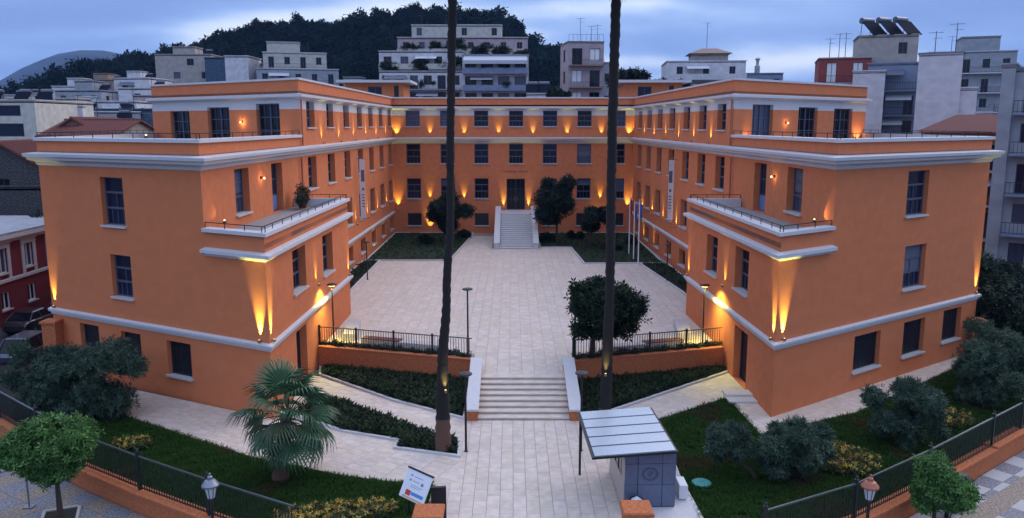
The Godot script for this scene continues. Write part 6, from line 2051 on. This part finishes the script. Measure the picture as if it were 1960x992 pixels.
	block(ra, -7.0, -2.4, -0.5, 10.0, 0.0, 25.6, "f_cream", {"bays": 0})
	block(ra, -2.4, 6.5, 0.0, 10.0, 0.0, 25.6, "f_grey", {"bays": 3, "balcony": true, "trim": "f_white", "fh": 3.3, "awn": 0.3})
	block(ra, -1.6, 4.2, 2.0, 8.0, 25.5, 28.2, "f_grey", {"bays": 3, "fh": 2.4})
	antenna(ra, -3.0, 25.6, 3.0, 3.0)
	var oa := thing("orange_flats", "orange flats with white balcony slabs and a low red tiled roof", "building", W(42.6, -0.35, 74.0), -0.58)
	block(oa, -4.5, 4.2, 0.0, 9.0, 0.0, 12.6, "f_orange", {"bays": 4, "balcony": true, "trim": "f_white", "fh": 3.1, "bal_depth": 1.5, "awn": 0.2})
	var tr := MB.new()
	tr.hexa([W(-5.1, 12.7, -0.8), W(5.0, 12.7, -0.8), W(5.0, 12.7, 10.0), W(-5.1, 12.7, 10.0), W(-2.2, 14.3, 3.6), W(3.0, 14.3, 3.6), W(3.0, 14.3, 5.6), W(-2.2, 14.3, 5.6)])
	obj("tiled_roof", tr, M.tiles_red, oa)
	var fr := thing("grey_flats", "tall grey-blue flats with stacked balconies at the street behind the end pier", "building", W(39.6, -0.35, 62.0), -0.62)
	block(fr, -2.2, -1.3, 0.0, 10.0, 0.0, 17.9, "f_grey", {"bays": 0})
	block(fr, -1.3, 6.0, 0.35, 10.0, 0.0, 17.6, "f_grey", {"bays": 3, "balcony": true, "trim": "f_blue", "fh": 3.1, "bal_depth": 1.3, "awn": 0.0})
	for e in [[33.5, 52.0, "cafe_lamp"], [35.5, 53.5, "cafe_lamp"], [34.3, 49.0, "cafe_lamp"]]:
		pass

func ridge(x: float) -> float:
	var pts := [[-700, 14.0], [-380, 16.0], [-263, 18.0], [-230, 24.0], [-208, 29.0], [-189, 37.0], [-170, 42.0], [-146, 45.0], [-135, 50.0], [-115, 55.0], [-79, 57.0], [-58, 60.0], [-47, 63.0], [-29, 62.0], [-8, 61.0], [3, 56.0], [10, 47.0], [21, 43.0], [32, 38.0], [60, 24.0], [90, 14.0], [400, 8.0]]
	for i in pts.size() - 1:
		if x <= pts[i + 1][0]:
			return lerpf(pts[i][1], pts[i + 1][1], clampf((x - pts[i][0]) / float(pts[i + 1][0] - pts[i][0]), 0, 1))
	return 8.0

var hill_noise := FastNoiseLite.new()
func hill_y(x: float, d: float) -> float:
	var u := smoothstep(195.0, 420.0, d) if d < 420 else 1.0 - smoothstep(420.0, 640.0, d)
	return -2.0 + (ridge(x) + 0.0) * u + hill_noise.get_noise_2d(x, d) * 4.0 * u

func build_hills():
	hill_noise.frequency = 0.02
	var mb := MB.new()
	for i in range(-50, 24):
		for j in range(0, 38):
			var x0 := i * 12.0
			var d0 := 190.0 + j * 12.0
			var p := func(x: float, d: float) -> Vector3:
				return Vector3(x, hill_y(x, d), -d)
			mb.quad(p.call(x0, d0), p.call(x0 + 12, d0), p.call(x0 + 12, d0 + 12), p.call(x0, d0 + 12))
	struct("hill", mb, M.hill_earth)
	# pine: a leaning trunk under an irregular head of leaf clumps
	var pine := MB.new()
	pine.tube([Vector3.ZERO, Vector3(0.02, 0.5, 0)], [0.03, 0.02], 5)
	var q := RandomNumberGenerator.new()
	q.seed = 77
	for c in 9:
		var cc := Vector3(q.randf_range(-0.2, 0.2), q.randf_range(0.32, 0.9), q.randf_range(-0.2, 0.2))
		for k in 24:
			var d := Vector3(q.randfn(), q.randfn() * 0.7, q.randfn()).normalized() * q.randf_range(0.05, 0.17)
			var a := cc + d
			var b := Vector3(q.randfn(), q.randfn(), q.randfn()).normalized() * 0.11
			var e := Vector3(q.randfn(), q.randfn(), q.randfn()).normalized() * 0.11
			pine.tri(a, a + b, a + e)
	var places := []
	var cols := []
	var clear := FastNoiseLite.new()
	clear.frequency = 0.03
	for i in 6500:
		var x := rng.randf_range(-330, 110)
		var d := rng.randf_range(205, 436)
		if clear.get_noise_2d(x, d) < -0.42:
			continue
		var s := rng.randf_range(6.0, 11.0) * (1.3 if rng.randf() < 0.1 else 1.0)
		places.append(Transform3D(Basis(Vector3.UP, rng.randf() * TAU).scaled(Vector3(s * rng.randf_range(0.8, 1.3), s, s * rng.randf_range(0.8, 1.3))), Vector3(x, hill_y(x, d) - 0.3, -d)))
		cols.append(Color(0.010, 0.018, 0.013) * rng.randf_range(0.6, 1.5))
	var w = scatter(null, "pine_wood", pine.mesh(), M.pine, places, cols)
	tag(w, "dense dark pine wood covering the hill above the town", "wood", "", "stuff")
	for e in [[-149.0, 423.0, 20.0], [-128.0, 423.0, 17.0]]:
		var m := MB.new()
		m.tube([Vector3.ZERO, Vector3(0, e[2], 0)], [0.35, 0.12], 5)
		for k in 4:
			m.box(Vector3(0, e[2] * (0.5 + 0.13 * k), 0), Vector3(1.2, 0.15, 0.15))
		tag(obj("radio_mast", m, M.metal_grey, null, Transform3D(Basis(), W(e[0], hill_y(e[0], e[1]), e[1]))), "thin radio mast standing on the wooded hill", "mast", "radio masts on the hill")
	# a far mountain
	var fm := MB.new()
	var f := FastNoiseLite.new()
	f.frequency = 0.0016
	var prof := func(x: float) -> float:
		return 225.0 * exp(-pow((x + 1430.0) / 330.0, 2.0)) + 95.0 * exp(-pow((x + 1700.0) / 420.0, 2.0)) + f.get_noise_1d(x) * 26.0
	for i in range(-34, -6):
		for j in range(0, 10):
			var pp := func(a: int, b: int) -> Vector3:
				var x := a * 80.0
				var d := 2450.0 + b * 90.0
				var u := sin(PI * clampf(b / 10.0, 0, 1) * 0.9)
				return Vector3(x, maxf(prof.call(x), -5.0) * u + f.get_noise_2d(x, d * 2.0) * 12.0 * u - 4.0, -d)
			fm.quad(pp.call(i, j), pp.call(i + 1, j), pp.call(i + 1, j + 1), pp.call(i, j + 1))
	struct("mountain", fm, M.mountain)

# ---------------------------------------------------------------- scene
func _ready():
	rng.seed = 20240
	var cam := Camera3D.new()
	cam.name = "camera"
	cam.position = Vector3(0, 13.0, 0)
	cam.rotation_degrees = Vector3(-9.526, 0, 0)
	cam.fov = rad_to_deg(2.0 * atan(496.0 / 1532.6))
	cam.near = 0.2
	cam.far = 8000.0
	cam.current = true
	add_child(cam)
	var env := Environment.new()
	env.background_mode = Environment.BG_SKY
	env.sky = make_sky()
	env.background_energy_multiplier = 1.0
	env.tonemap_mode = Environment.TONE_MAPPER_LINEAR
	env.tonemap_exposure = 1.32
	env.fog_enabled = true
	env.fog_density = 0.00012
	env.fog_light_color = Color(0.26, 0.50, 1.0).linear_to_srgb()
	env.sdfgi_enabled = true
	env.ssao_enabled = true
	env.ssil_enabled = true
	var we := WorldEnvironment.new()
	we.name = "environment"
	we.environment = env
	add_child(we)
	var sun := DirectionalLight3D.new()
	sun.name = "sun"
	sun.light_color = Color(1.0, 0.84, 0.74).linear_to_srgb()
	sun.light_energy = 0.42
	sun.light_angular_distance = 50.0
	sun.shadow_enabled = true
	add_child(sun)
	sun.look_at_from_position(Vector3(0.8, 0.8, -0.75), Vector3.ZERO)
	make_materials()
	build_ground()
	build_main()
	build_hills()
	build_town()
	build_front()
	build_plants()
